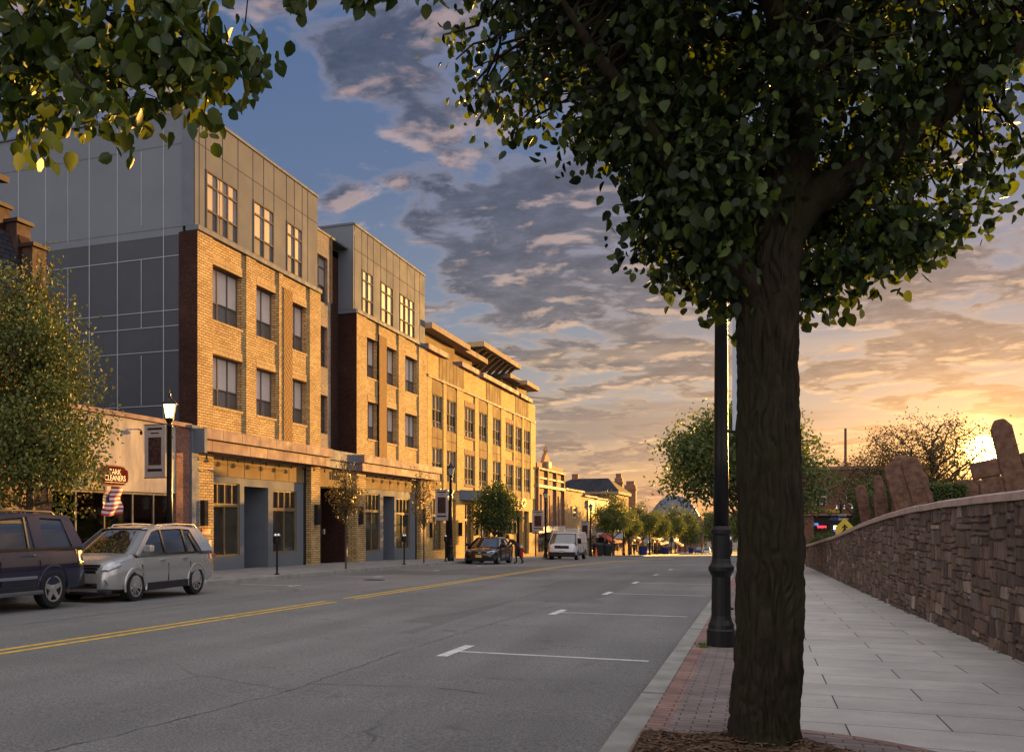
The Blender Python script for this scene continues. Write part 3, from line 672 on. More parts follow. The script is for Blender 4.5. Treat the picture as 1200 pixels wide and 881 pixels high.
# string lights hung along both ledges
for (a, b), lb in (((31.0, 41.5), 'dark wire of hanging bulbs above the nearest brick shopfront'), ((46.8, 58.6), 'dark wire of hanging bulbs above the second brick shopfront')):
    t_ = thing('string_lights', lb, 'string lights', (FX+.30, a, 3.95), group='bulb strings under the shop ledges')
    pts = []; nb = 9
    for i in range(nb*6+1):
        u = i/(nb*6); pts.append((0, (b-a)*u, -.06-.09*math.sin((u*nb % 1)*math.pi)))
    MB().tube(pts, .008, 4).build('wire', M_framed, t_)
    for i in range(nb+1):
        y = (b-a)*i/nb
        MB().lathe([(.012,0),(.02,-.06),(.035,-.10),(.038,-.14),(.02,-.18),(.004,-.19)], (0, y, -.06), 8).build('bulb', M_framed, t_)

# ---------------- block C: longer tan building with floating roof slabs
CB = thing('apartment_building', 'long golden brick three storey building with floating canopy slabs along its roof', 'building', (FX, 58, gz(70)))
CO = Vector((-FX, -58, -gz(70)))
def cm(): m = MB(); m.M = Matrix.Translation(CO); return m
cols = [(58.78,60.94,'p'),(61.88,64.05,'p'),(66.14,68.59,'h'),(69.99,72.2,'p'),(74.0,76.45,'p'),(78.2,80.7,'h'),(81.6,84.0,'p'),(84.9,87.3,'p')]
ops = []
for a, b, k in cols:
    ops += [(a, b, 4.0, 6.05), (a, b, 7.25, 9.3)]
XC = FX-.06; gC = gz(75)+SW
gops = [(58.95,61.3,gz(60)+SW+.5,2.9),(61.8,64.1,gz(62)-.3,2.9),(66.3,68.6,gz(67)+SW+.2,2.75),(70.2,73.4,gz(72)+SW+.2,2.6),(75.5,78.6,gz(77)-.3,2.5),(82.1,84.6,gz(83)-.4,2.4),(84.8,87.0,gz(85)+SW+.2,2.4)]
m = cm(); facade(m, XC, 57.72, 89.6, -2.2, 10.2, ops+gops, .3)
m.quad((XC,89.6,-2.2),(XC-12,89.6,-2.2),(XC-12,89.6,10.2),(XC,89.6,10.2))
m.build('brick_wall', M_gld, CB)
parts('brick_pier', M_gld, CB, cm().M, [(XC, FX, a, b, 3.5, 10.19) for a, b in ((57.75,58.6),(61.1,61.75),(64.2,65.9),(68.8,69.8),(72.4,73.8),(76.6,78.0),(80.9,81.45),(84.15,84.75),(87.5,89.58))])
for a, b, k in cols:
    for z0 in (4.0, 7.25):
        rw = ((0,.2,'B'),(.2,.55,'S'),(.55,1,'B'))
        w = window(CB, XC-.09, a, b, z0, z0+2.05, 3, rows=rw, fm=M_frame, fw=.06); w.location = CO
    if k == 'p':
        parts('spandrel_panel', M_gold, CB, cm().M, [(XC-.05, XC+.03, a, b, 6.06, 7.24), (XC-.05, XC+.03, a, b, 9.31, 10.1), (XC-.04, XC+.02, a, b, 3.45, 3.99)])
        m = cm(); m.box(XC+.03, XC+.034, a, b, 6.62, 6.65); m.box(XC+.03, XC+.034, (a+b)/2-.01, (a+b)/2+.01, 6.07, 7.23); m.build('panel_joint', M_seam_d, CB)
    else:
        parts('lintel', M_red, CB, cm().M, [(XC, XC+.05, a-.08, b+.08, 9.31, 9.68), (XC, XC+.05, a-.08, b+.08, 6.06, 6.42)])
        parts('sill', M_red, CB, cm().M, [(XC, XC+.06, a-.1, b+.1, 7.12, 7.24), (XC, XC+.06, a-.1, b+.1, 3.88, 3.99)])
for a, b, c_, d_ in gops:
    if c_ < gz((a+b)/2): m = cm(); m.box(XC-.9, XC-.8, a, b, c_, d_); m.box(XC-.8, XC-.31, a-.04, a, c_, d_); m.box(XC-.8, XC-.31, b, b+.04, c_, d_); m.build('dark_doorway', M_framed, CB)
    else:
        zt = c_+(d_-c_)*.68
        for q0, q1, n_ in ((c_, zt, 2), (zt, d_, 4)):
            w = window(CB, XC-.25, a, b, q0, q1, n_, rows=((0,1,'f'),), fm=MATS['brass_frame'], fw=.07, name='shop_window'); w.location = CO
for yy in (58.5, 64.9, 69.4, 79.6, 81.4, 87.6):
    m = cm(); m.box(FX-.11, FX+.12, yy-.15, yy+.15, .55, 1.45); m.build('wall_lamp', M_framed, CB)
# parapet band, cornice and floating slabs
m = cm(); m.box(XC-.3, FX+.05, 57.75, 89.55, 10.201, 10.35); m.build('band_course', M_trim, CB)
parts('parapet_panel', M_gold, CB, cm().M, [(XC-.3, FX+.0, a, b, 10.35, 11.75) for a, b in ((60.2,65.8),(72.0,76.6),(81.6,86.6))])
parts('parapet_brick', M_gld, CB, cm().M, [(XC-.3, FX-.02, a, b, 10.35, 11.75) for a, b in ((57.8,60.19),(65.81,71.99),(76.61,81.59),(86.61,89.5))])
m = cm(); y = 60.9
while y < 87:
    if any(a < y < b for a, b in ((60.3,65.7),(72.1,76.5),(81.7,86.5))): m.box(FX, FX+.005, y-.012, y+.012, 10.36, 11.7)
    y += .8
m.build('panel_joint', M_seam_d, CB)
parts('parapet_ledge', M_trim, CB, cm().M, [(XC-.4, FX+o_, a, b, z, z+.32) for a, b, z, o_ in ((57.2,61.5,11.76,.25),(64.6,69.0,11.76,.25),(70.0,81.5,11.76,.3),(82.6,87.2,11.76,.25))], .01)
parts('penthouse_wall', M_gold, CB, cm().M, [(XC-.9, XC-.5, 58.6, 65.5, 12.0, 13.05), (XC-1.3, XC-.9, 66.5, 71.5, 12.0, 13.1), (XC-3.2, XC-2.6, 68.5, 80.5, 12.0, 14.0), (XC-1.3, XC-.9, 80.6, 84.5, 12.0, 13.1), (XC-.9, XC-.5, 84.6, 88.4, 12.0, 13.0)])
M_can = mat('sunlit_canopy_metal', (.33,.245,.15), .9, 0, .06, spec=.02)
for a, b, z, xo in ((58.2,67.0,13.05,.15),(67.2,73.6,13.1,-.3),(81.0,86.6,13.1,-.3),(84.9,90.0,13.0,.25)):
    m = cm(); m.box(FX-2.8, FX+xo, a, b, z+.1, z+.46); m.build('roof_canopy', M_can, CB, bevel=.01)
# pergola: raised slab carried on sloping ribs
m = cm(); m.box(FX-3.3, FX+.25, 70.3, 82.5, 14.0, 14.36); m.build('roof_canopy', M_can, CB, bevel=.01)
for i in range(9):
    y = 70.9+i*1.32
    m = cm(); m.prism([(FX+.1, 13.99), (FX-.3, 13.99), (FX-2.9, 11.9), (FX-2.5, 11.9)], 'y', y-.07, y+.07); m.build('canopy_rib', mat('dark_rib', (.12,.095,.07), .9, spec=.02), CB)
m = cm(); m.box(FX-14, XC-.31, 57.8, 89.5, 11.5, 11.8); m.build('roof', M_roof, CB)
# curved entrance canopy and lettering
m = cm(); pts = []
for i in range(13):
    u = i/12; pts.append((FX-.02+1.1*math.sin(u*math.pi), 65.0+9.5*u))
pts += [(FX-.05, 74.5), (FX-.05, 65.0)]
m.prism(pts, 'z', 2.95, 3.62); m.build('curved_canopy', M_slate, CB)
text('SOCIAL', 'lettering', mat('teal_letters', (.16,.30,.26), .5), CB, Vector((FX+.0, 61.9, 3.25))+CO, FACEX, .75, .03, 1.35)
m = cm()
for i in range(14):
    a = i*.449; m.tube([(FX+.02, 84.6+.9*math.cos(a)*(.5+.5*(i % 2)), 3.1+.36*math.sin(a)*(.5+.5*(i % 2))), (FX+.02, 84.6+.9*math.cos(a+.8), 3.1+.36*math.sin(a+.8))], .035, 4)
m.build('emblem', mat('emblem_brown', (.10,.08,.05), .6), CB)

# ---------------- cleaners shop
CL = thing('shop_building', 'single storey stucco shop with red oval cleaners sign and dark display windows', 'building', (FX, 23.7, gz(27)))
QO = Vector((-FX, -23.7, -gz(27)))
def qm(): m = MB(); m.M = Matrix.Translation(QO); return m
gq = gz(27)+SW
m = qm(); m.box(FX-.3, FX-.02, 21.9, 29.45, 2.45, 4.75); m.build('stucco_parapet', M_stucco, CL)
m = qm(); m.box(FX-.4, FX+.06, 21.85, 30.4, 4.76, 4.90); m.build('parapet_cap', M_trim, CL)
parts('brick_pier', M_red, CL, qm().M, [(FX-.3, FX, 29.46, 30.35, gq-.4, 4.75), (FX-.3, FX, 21.9, 22.9, gq-.4, 2.44)])
m = qm(); m.box(FX-.3, FX+.08, 30.36, 30.82, gq-.4, 4.70); m.box(FX-.3, FX+.12, 30.3, 30.84, 4.71, 4.86); m.build('metal_pilaster', M_slate, CL)
m = qm(); m.box(FX-12, FX-.31, 21.9, 30.8, 4.3, 4.5); m.build('roof', M_roof, CL)
m = qm(); m.box(FX-2.6, FX-2.5, 22.9, 29.45, gq-.3, 2.6); m.box(FX-2.5, FX-.1, 22.9, 29.45, gq-.3, gq); m.box(FX-2.5, FX-.3, 22.9, 29.45, 2.46, 2.6); m.build('shop_interior', mat('shop_interior', (.05,.035,.025), .9, 0, .4, 3), CL)
fr = mat('aluminium_frame', (.12,.11,.10), .8)
m = qm()
for y in (22.93, 24.1, 25.5, 27.0, 28.2, 29.41): m.box(FX-.16, FX-.08, y-.03, y+.03, gq, 2.44)
m.box(FX-.159, FX-.081, 22.95, 29.4, gq, gq+.3); m.box(FX-.159, FX-.081, 22.95, 29.4, 2.37, 2.43); m.build('window_frame', fr, CL)
mg, tg, bg_, og = newmat('clear_shop_glass'); gl = tnode(tg, 'ShaderNodeBsdfGlossy', {'Roughness': .03, 'Color': (.9,.9,.9,1)}); tp = tnode(tg, 'ShaderNodeBsdfTransparent', {0: (.55,.56,.52,1)}); fre = tnode(tg, 'ShaderNodeFresnel', {0: 1.6})
mx_ = tnode(tg, 'ShaderNodeMixShader', {0: fre.outputs[0], 1: tp.outputs[0], 2: gl.outputs[0]}); tg.links.new(mx_.outputs[0], og.inputs[0])
m = qm(); m.box(FX-.125, FX-.115, 22.96, 29.4, gq+.3, 2.37); m.build('display_glass', mg, CL)
rr = random.Random(11)
for i in range(26):            # garments hanging inside
    y = 24.3+i*.19; w_ = .10+rr.random()*.05; h_ = .8+rr.random()*.5; c_ = rr.choice([M_white, M_dcloth, M_bcloth, M_rcloth, M_blind, M_skin])
    m = qm(); m.prism([(-w_*.3, 0), (w_*.3, 0), (w_, -.12), (w_*1.2, -h_), (-w_*1.2, -h_), (-w_, -.12)], 'y', -.03, .03)
    o = m.build('garment', c_, CL); o.location = Vector((FX-1.0-rr.random()*.5, y, 1.45)); 
m = qm(); m.tube([(FX-1.2, 24.0, 1.5), (FX-1.2, 29.2, 1.5)], .02, 6); m.build('clothes_rail', M_chrome, CL)
m = qm(); m.lathe([(.02,.2),(.06,.16),(.22,0),(.2,0)], (FX-.8, 24.9, 1.75), 14); m.build('pendant_shade', M_blind, CL)
m = qm(); m.box(FX-.5, FX-.46, 23.4, 23.95, 1.25, 1.65); wr = m.build('neon_sign', mat('neon_red', (.4,.02,.02), .5, emit=(1,.05,.03), estr=.10), CL)
m = qm()
for y in (25.3, 27.2, 29.0): m.tube([(FX-.02, y, 4.45), (FX+.1, y, 4.42)], .02, 6); m.lathe([(.02,0),(.05,-.05),(.04,-.12),(.005,-.14)], (FX+.1, y, 4.40), 8)
m.build('bulb_fitting', M_framed, CL)
# hanging oval sign and flag
SG = thing('hanging_sign', 'dark red scalloped sign reading PARK CLEANERS on stucco wall', 'sign', (FX+.45, 25.2, 2.88), R(0))
def signpts(w, h, k):
    p = []
    for i in range(40):
        a = 2*math.pi*i/40; x = math.copysign(abs(math.cos(a))**.55, math.cos(a))*w; z = math.copysign(abs(math.sin(a))**.6, math.sin(a))*h
        if abs(abs(math.cos(a))-.72) < .10: x *= k; z *= k
        p.append((x, z))
    return p
MB().prism(signpts(.74,.31,.93), 'x', -.05, .03).build('sign_edge', mat('cream_edge', (.30,.20,.13), .9, spec=0), SG)
MB().prism(signpts(.70,.275,.93), 'x', .031, .045).build('sign_face', mat('oxblood_paint', (.10,.016,.010), .95, 0, .3, 4, spec=0), SG)
MB().tube([(-.45,-.55,.1), (-.45,.55,.1)], .01, 4).tube([(-.45,.3,.2), (0,.3,.2)], .02, 6).tube([(-.45,-.3,.2), (0,-.3,.2)], .02, 6).build('bracket', M_black, SG)
crm = mat('cream_letters', (.72,.66,.55), .5)
text('PARK', 'lettering', crm, SG, (.05, .02, .10), FACEX, .23, .004, 1.05); text('CLEANERS', 'lettering', crm, SG, (.05, .02, -.085), FACEX, .235, .004, .98)
MB().box(.046,.05,-.5,.5,-.215,-.205).build('underline', crm, SG)
FL = thing('flag', 'stars and stripes flag hanging below the oval cleaners sign', 'flag', (FX+.42, 25.18, 2.55))
fw, fh, nu, nv = 1.0, .85, 26, 26
def flagpt(u, v, o=0):
    return (.04*math.sin(u*9+v*5)+.03*math.sin(v*11)+o, -.5+u*fw+.03*v, -v*fh-.04*math.sin(u*5)*v)
def flagpart(name, m_, u0, u1, v0, v1, par, o=0, n=10):
    vs = [flagpt(u0+(u1-u0)*i/n, v0+(v1-v0)*j/4, o) for i in range(n+1) for j in range(5)]
    q = MB(); q.add(vs, [(i*5+j, (i+1)*5+j, (i+1)*5+j+1, i*5+j+1) for i in range(n) for j in range(4)]); return q.build(name, m_, par, smooth=True)
fr_, fw_, fb_ = mat('flag_red', (.38,.04,.05), .8), mat('flag_white', (.6,.56,.55), .8), mat('flag_blue', (.02,.03,.09), .8)
for i in range(13): flagpart('stripe', fr_ if i % 2 == 0 else fw_, 0, 1, i/13, (i+1)/13, FL)
cn = flagpart('canton', fb_, 0, .4, 0, 7/13, FL, .006)
q = MB()
for r_ in range(5):
    for c_ in range(6):
        u, v = .03+.062*c_, .04+.1*r_; p = Vector(flagpt(u, v, .011)); q.add([tuple(p+Vector((0, .018*math.cos(a)*(1 if k % 2 else .45), .018*math.sin(a)*(1 if k % 2 else .45)))) for k, a in enumerate([i*math.pi/5 for i in range(10)])], [tuple(range(10))])
q.build('stars', fw_, FL)

# ---------------- old house at the far left
OH = thing('old_building', 'old salmon brick building with dark slate roof and stepped parapet at left edge', 'building', (FX, 8, gz(15)))
HO = Vector((-FX, -8, -gz(15)))
def hm(): m = MB(); m.M = Matrix.Translation(HO); return m
EZ = 7.0
m = hm(); hops = [(9.0,10.2,4.2,6.2),(12.0,13.2,4.2,6.2),(15,16.2,4.2,6.2),(18,19.2,4.2,6.2),(9,12,.3,2.6),(13.5,16.5,.3,2.6),(18,20.5,.3,2.6)]
facade(m, FX, 5, 21.85, -.6, EZ, hops, .2); m.box(FX-14, FX-.21, 21.55, 21.85, -.6, EZ-.31); m.build('brick_wall', brick('salmon_brick', (.42,.25,.16), (.33,.19,.12), (.3,.22,.17), .22, .08), OH)
for a, b, c_, d_ in hops: w = window(OH, FX-.18, a, b, c_, d_, 1 if c_ > 3 else 2, rows=((0,.5,'g'),(.5,1,'g')), fm=M_white); w.location = HO
m = hm(); m.add([(FX+.85,5,EZ-.3),(FX+.85,21.38,EZ-.3),(FX-.15,21.38,EZ+2.2),(FX-.15,5,EZ+2.2),(FX-7,21.38,EZ+2.9),(FX-7,5,EZ+2.9),(FX+.3,5,EZ-.5),(FX+.3,21.38,EZ-.5)], [(0,1,2,3),(3,2,4,5),(0,6,7,1)]); m.build('slate_roof', M_shingle, OH)
DG = mat('dark_gutter', (.05,.03,.025), .7)
m = hm(); m.box(FX, FX+1.0, 5, 21.9, EZ-.55, EZ-.32); m.build('gutter', DG, OH)
m = hm(); m.prism([(FX+.95,EZ-.3),(FX+.95,EZ+.05),(FX-.05,EZ+2.5),(FX-9,EZ+2.6),(FX-9,EZ-.3)], 'y', 21.40, 21.84); m.build('end_parapet', M_maroon, OH)
for x0, x1, zt in ((FX+.28,FX+.62,EZ+1.75),(FX-.25,FX+.10,EZ+2.45),(FX-1.1,FX-.6,EZ+3.0),(FX-2.4,FX-1.9,EZ+3.5)):
    m = hm(); m.box(x0, x1, 21.34, 21.9, EZ+.6, zt); m.build('parapet_block', mat('weathered_stone', (.075,.045,.036), .95, 0, .3, 5), OH)
    m = hm(); m.box(x0-.06, x1+.08, 21.28, 21.96, zt+.001, zt+.10); m.build('parapet_coping', DG, OH)
m = hm(); m.box(FX-8, FX-.35, 9, 20.6, EZ+2.7, EZ+3.35); m.build('attic_wall', M_maroon, OH)
m = hm(); m.add([(FX+.15,8.6,EZ+3.35),(FX+.15,21.0,EZ+3.35),(FX-8,21.0,EZ+4.6),(FX-8,8.6,EZ+4.6),(FX+.15,8.6,EZ+3.5),(FX+.15,21.0,EZ+3.5),(FX-8,21.0,EZ+4.8),(FX-8,8.6,EZ+4.8)], [(0,1,2,3),(4,5,6,7),(0,1,5,4),(1,2,6,5),(2,3,7,6),(3,0,4,7)]); m.build('attic_eave', DG, OH)
# ---------------- far shops on the left side
def shop(name, label, y0, y1, top, bm_, roofm=M_roof, wins=(), win_m=M_white, door_m=M_framed, depth=14, x=FX, cornice=None, shopz=3.0, base_m=None, pilasters=0):
    g_ = gz((y0+y1)/2)+SW; t = thing(name, label, 'building', (x, (y0+y1)/2, g_)); O = Vector((-x, -(y0+y1)/2, -g_)); sg = 1 if x < 0 else -1
    def q(): m = MB(); m.M = Matrix.Translation(O); return m
    # shop openings: windows and door
    w = y1-y0; so = [(y0+w*.06, y0+w*.42, g_+.45, g_+shopz-.4), (y0+w*.45, y0+w*.55, g_-.4, g_+shopz-.5), (y0+w*.58, y0+w*.94, g_+.45, g_+shopz-.4)]
    m = q(); facade(m, x, y0, y1, g_-1.2, top, list(wins)+so, .2*sg)
    xb = x-depth*sg
    m.quad((x,y0,g_-1.2),(x,y0,top),(xb,y0,top),(xb,y0,g_-1.2)); m.quad((x,y1,g_-1.2),(xb,y1,g_-1.2),(xb,y1,top),(x,y1,top)); m.quad((xb,y0,g_-1.2),(xb,y1,g_-1.2),(xb,y1,top),(xb,y0,top))
    m.build('wall', bm_, t)
    for a, b, c_, d_ in wins: o = window(t, x-(.17 if sg > 0 else -.12), a, b, c_, d_, 1, rows=((0,.5,'g'),(.5,1,'g')), fm=win_m, fw=.12, fd=.05); o.location = O
    for i, (a, b, c_, d_) in enumerate(so):
        if i == 1: m = q(); m.box(x-.7*sg, x-.6*sg, a, b, c_, d_); m.build('door', M_glass, t)
        else: o = window(t, x-(.17 if sg > 0 else -.12), a, b, c_, d_, 3, rows=((0,.75,'f'),(.75,1,'g')), fm=base_m or M_frame, fw=.09, name='shop_window', fd=.05); o.location = O
    m = q(); m.box(min(x, xb)+.25, max(x, xb)-.25, y0+.1, y1-.1, top-.5, top-.35); m.build('roof', roofm, t)
    m = q(); c_ = cornice or M_trim; m.box(x-.3, x+.25, y0, y1, top, top+.18) if sg > 0 else m.box(x-.25, x+.3, y0, y1, top, top+.18); m.build('cornice', c_, t)
    m = q(); a_, b_ = (x, x+.22) if sg > 0 else (x-.22, x); m.box(a_, b_, y0+.15, y1-.15, g_+shopz-.3, g_+shopz+.25); m.build('sign_band', base_m or M_white, t)
    for i in range(pilasters):
        yy = y0+.35+(w-.7)*i/(pilasters-1); m = q(); m.box(x, x+.18*sg, yy-.22, yy+.22, g_+shopz+.26, top-.01) if sg > 0 else None; m.build('pilaster', M_redo, t)
    return t, q
t, q = shop('brick_building', 'ornate red brick shop building with raised centre gable and tall white windows', 89.9, 103.6, 6.2, M_redo, wins=[(91.2,92.4,.9,4.0),(93.4,94.4,.9,4.0),(95.3,96.3,.9,4.0),(98.2,99.3,.9,4.0),(100,101,.9,4.0),(101.9,102.9,.9,4.0)], pilasters=4, shopz=2.6)
m = q(); m.prism([(90.3,6.38),(90.3,6.8),(93.2,6.9),(94.0,7.6),(94.9,8.0),(95.8,7.6),(96.6,6.9),(103.2,6.8),(103.2,6.38)], 'x', FX-.3, FX); m.build('gable', M_redo, t)
m = q(); m.box(FX, FX+.22, 90, 103.5, 4.6, 4.85); m.box(FX, FX+.15, 90, 103.5, 5.4, 5.55); m.build('string_course', mat('sandstone', (.36,.26,.17), .8), t)
m = q(); m.box(FX, FX+.3, 94.2, 95.6, 6.5, 7.1); m.lathe([(.02,.9),(.12,.6),(.22,.3),(.1,0)], (FX-.15, 94.9, 7.9), 8); m.build('finial', MATS['sandstone'], t)
m = q(); m.box(FX+.01, FX+.24, 96.5, 103.3, -.35, 1.0); m.build('hanging_panel', M_white, t)
shop('brick_building', 'plain golden brick two storey shop building behind the white van', 103.8, 115.8, 4.75, M_yel, wins=[(107.5,108.7,1.9,3.1),(109.6,112.2,1.9,3.1)], shopz=2.7)
t, q = shop('shop_building', 'narrow shopfront with green upper sign panel and pale side', 116, 125.4, 4.35, M_yel, wins=[(117,119,2.9,3.9)], shopz=2.6, base_m=M_blind)
m = q(); m.box(FX+.01, FX+.12, 119.2, 124, 1.6, 4.0); m.build('green_panel', mat('green_panel', (.10,.20,.05), .7), t)
shop('shop_building', 'dark painted shop building with tall narrow upper windows and red awning', 125.6, 137.5, 4.25, mat('dark_painted_brick', (.07,.06,.07), .8), wins=[(127,128.2,.6,3.2),(129.4,130.6,.6,3.2),(132,133.2,.6,3.2),(134.8,136,.6,3.2)], shopz=2.6)
shop('brick_building', 'pinkish brick shop building behind the first row of far trees', 137.8, 148, 3.9, M_red, wins=[(139.5,141,.3,2.3),(143.5,145,.3,2.3)], shopz=2.6)
shop('shop_building', 'low cream shop building hidden among the far street trees', 164.3, 184, 2.2, M_yel, wins=[(168,170,-.9,1.0),(176,178,-.9,1.0)], shopz=2.7)
shop('brick_building', 'dark brick shop building far down the street', 184.3, 220, 1.3, M_maroon, wins=[(190,192,-1.6,.2),(198,200,-1.6,.2),(208,210,-1.6,.2)], shopz=2.7)
shop('brick_building', 'last red brick shop building before the domed roof', 220.3, 262, .2, M_red, wins=[(226,229,-3,-.9),(236,239,-3,-.9),(248,251,-3,-.9)], shopz=2.7)
# pillars at gable end of the pinkish building (orange chimneys)
for i, (xx, y, zb, zt, w_) in enumerate(((-20.3,165,1.5,8.4,1.2), (-20.3,181,.8,7.8,1.9))):
    c_ = MB(); c_.box(-w_/2,w_/2,-w_/2,w_/2,0,zt-zb).box(-w_/2-.12,w_/2+.12,-w_/2-.12,w_/2+.12,zt-zb-.9,zt-zb-.6).box(-w_*.35,w_*.35,-w_*.35,w_*.35,zt-zb,zt-zb+.7)
    tag(c_.build('brick_chimney', M_redo, loc=(xx, y, zb)), ('tall slim brick chimney catching the sun beside the slate roof', 'broad orange brick chimney right of the slim one')[i], 'chimney')
# hall with slate hip roof set back
SH = thing('slate_roofed_hall', 'large pale hall with dark slate hip roof behind the golden shops', 'building', (-24, 150, gz(150)))
HO2 = Vector((24, -150, -gz(150)))
def qh(): m = MB(); m.M = Matrix.Translation(HO2); return m
m = qh(); m.box(-29,-18.6,148.6,163,-4,5.6); m.build('wall', M_red, SH)
m = qh(); m.add([(-29.8,148,5.9),(-18.2,148,5.9),(-18.2,164,5.9),(-29.8,164,5.9),(-25.8,155,8.0),(-20.6,155,8.0)], [(0,1,5,4),(1,2,5),(2,3,4,5),(3,0,4),(0,3,2,1)]); m.build('slate_roof', M_shingle, SH)
m = qh(); m.box(-29.7,-18.25,148.1,163.9,5.45,5.89); m.build('fascia', M_blindm, SH)
m = qh(); m.box(-25.9,-25.0,154.5,155.5,7.7,8.7); m.build('roof_vent', M_red, SH)
for xx in (-27.5,-25.5,-23.5,-21.5): m = qh(); m.box(xx-.5,xx+.5,148.55,148.6,3.9,5.1); m.build('window', M_glass, SH)
# domed mansard building
DB = thing('domed_building', 'distant building under a rounded grey mansard dome', 'building', (-23, 318, gz(318)))
m = MB(); m.box(-8,8,-8,8,-2,10.5); m.build('wall', M_red, DB)
m = MB(); pr = [(8.3-8.3*(1-math.cos(u*math.pi/2))*.0-0, 0) for u in (0,)]
prof = [(7.6,9.5),(6.9,11.2),(6.0,12.8),(5.0,14.2),(3.8,15.4),(2.6,16.2),(1.2,16.6),(.1,16.7)]
m.lathe(prof, n=24); m.build('dome', mat('lead_roof', (.09,.095,.12), .6, 0, .15), DB, smooth=True)
for i in range(5): m = MB(); a = -1.57+.5*(i-2); m.box(8.35*math.cos(a)-.6, 8.35*math.cos(a)+.6, 8.05*math.sin(a)-.3, 8.05*math.sin(a)+.3, 7.2, 9.0); m.build('window', M_glass, DB)
HS = thing('far_house', 'small far gabled house at the end of the street', 'house', (-11, 395, gz(395)))
m = MB(); m.box(-6,6,-6,6,-2,6.2); m.prism([(-6.5,6.2),(6.5,6.2),(0,10)], 'y', -6, 6); m.build('wall', M_blind, HS)
m = MB(); m.prism([(-6.9,6.2),(0,10.3),(6.9,6.2),(6.9,6.5),(0,10.65),(-6.9,6.5)], 'y', -6.4, 6.4); m.build('roof', M_shingle, HS)
for xx in (-3.5, 0, 3.5): m = MB(); m.box(xx-.6, xx+.6, -6.06, -6.001, 2.5, 4.6); m.build('window', M_glass, HS)
# awnings
def awning(y0, y1, z, m_, label, drop=.9, proj=1.6, x=FX):
    t = thing('awning', label, 'awning', (x+.2, (y0+y1)/2, z)); h = (y1-y0)/2
    m = MB(); m.add([(0,-h,0),(0,h,0),(proj,h,-drop),(proj,-h,-drop),(0,-h,-.05),(0,h,-.05),(proj,h,-drop-.28),(proj,-h,-drop-.28)], [(0,3,2,1),(3,7,6,2),(0,4,7,3),(1,2,6,5),(4,5,6,7)]); m.build('canvas', m_, t)
    m = MB(); m.tube([(0,-h+.1,-drop),(proj-.05,-h+.1,-drop-.15)], .03, 5).tube([(0,h-.1,-drop),(proj-.05,h-.1,-drop-.15)], .03, 5); m.build('awning_arm', M_black, t)
awning(127, 136.5, -.05, mat('red_canvas', (.30,.05,.04), .8), 'sloping red canvas awning on the dark shop')
oc = mat('orange_canvas', (.45,.20,.09), .8)
awning(158, 163, -.55, oc, 'nearest of the three small orange awnings'); awning(194, 201, -1.6, oc, 'middle of the three small orange awnings'); awning(246, 256, -3.1, oc, 'farthest of the three small orange awnings')

# ---------------- right side: wine shop at the end of the cemetery wall, and the row beyond it
WS = thing('corner_shop', 'brown brick corner shop with yellow lettering and neon at the end of the wall', 'building', (2.2, 66, gz(66)))
WO = Vector((-2.2, -66, -gz(66)))
def wm(): m = MB(); m.M = Matrix.Translation(WO); return m
bk = brick('brown_brick', (.20,.085,.06), (.15,.065,.045), (.13,.09,.075), .24, .08)
def facade_y(mb, y, x0, x1, z0, z1, ops, depth):
    xs = sorted({x0, x1, *[o[0] for o in ops], *[o[1] for o in ops]}); zs = sorted({z0, z1, *[o[2] for o in ops], *[o[3] for o in ops]})
    for a, b in zip(xs, xs[1:]):
        for c, d in zip(zs, zs[1:]):
            if any(o[0] < (a+b)/2 < o[1] and o[2] < (c+d)/2 < o[3] for o in ops): continue
            mb.quad((a,y,c),(b,y,c),(b,y,d),(a,y,d))
    yi = y+depth
    for a, b, c, d in ops:
        mb.quad((a,y,c),(a,yi,c),(a,yi,d),(a,y,d)); mb.quad((b,y,c),(b,y,d),(b,yi,d),(b,yi,c)); mb.quad((a,y,d),(b,y,d),(b,yi,d),(a,yi,d)); mb.quad((a,y,c),(a,yi,c),(b,yi,c),(b,y,c))
wops = [(3.15,3.75,2.5,3.45),(4.75,5.35,2.5,3.45),(6.6,7.2,2.5,3.45),(3.05,5.3,-1.0,1.85),(6.0,8.6,-.4,1.7)]
m = wm(); facade_y(m, 66, 2.2, 9, -2, 4.55, wops, .15); m.quad((2.2,66,-2),(2.2,66,4.55),(2.2,84,4.55),(2.2,84,-2)); m.quad((9,66,-2),(9,84,-2),(9,84,4.55),(9,66,4.55)); m.quad((2.2,84,-2),(2.2,84,4.55),(9,84,4.55),(9,84,-2)); m.build('wall', bk, WS)
m = wm(); m.box(2.4,8.8,66.2,83.8,4.1,4.3); m.build('roof', M_roof, WS)
m = wm(); m.box(2.1,9.1,65.9,66.25,4.551,4.75); m.box(2.25,8.9,65.90,65.998,1.86,1.93); m.build('cornice', M_trim, WS)
for a, b, c_, d_ in wops[:3]:
    m = wm(); m.box(a,a+.06,66.04,66.12,c_,d_); m.box(b-.06,b,66.04,66.12,c_,d_); m.box(a+.06,b-.06,66.04,66.12,c_,c_+.07); m.box(a+.06,b-.06,66.04,66.12,d_-.06,d_); m.box(a+.06,b-.06,66.045,66.115,(c_+d_)/2-.03,(c_+d_)/2+.03); w = m.build('window', M_white, WS)
    m = wm(); m.box(a+.02,b-.02,66.13,66.14,c_+.02,d_-.02); m.build('pane', M_glass, w)
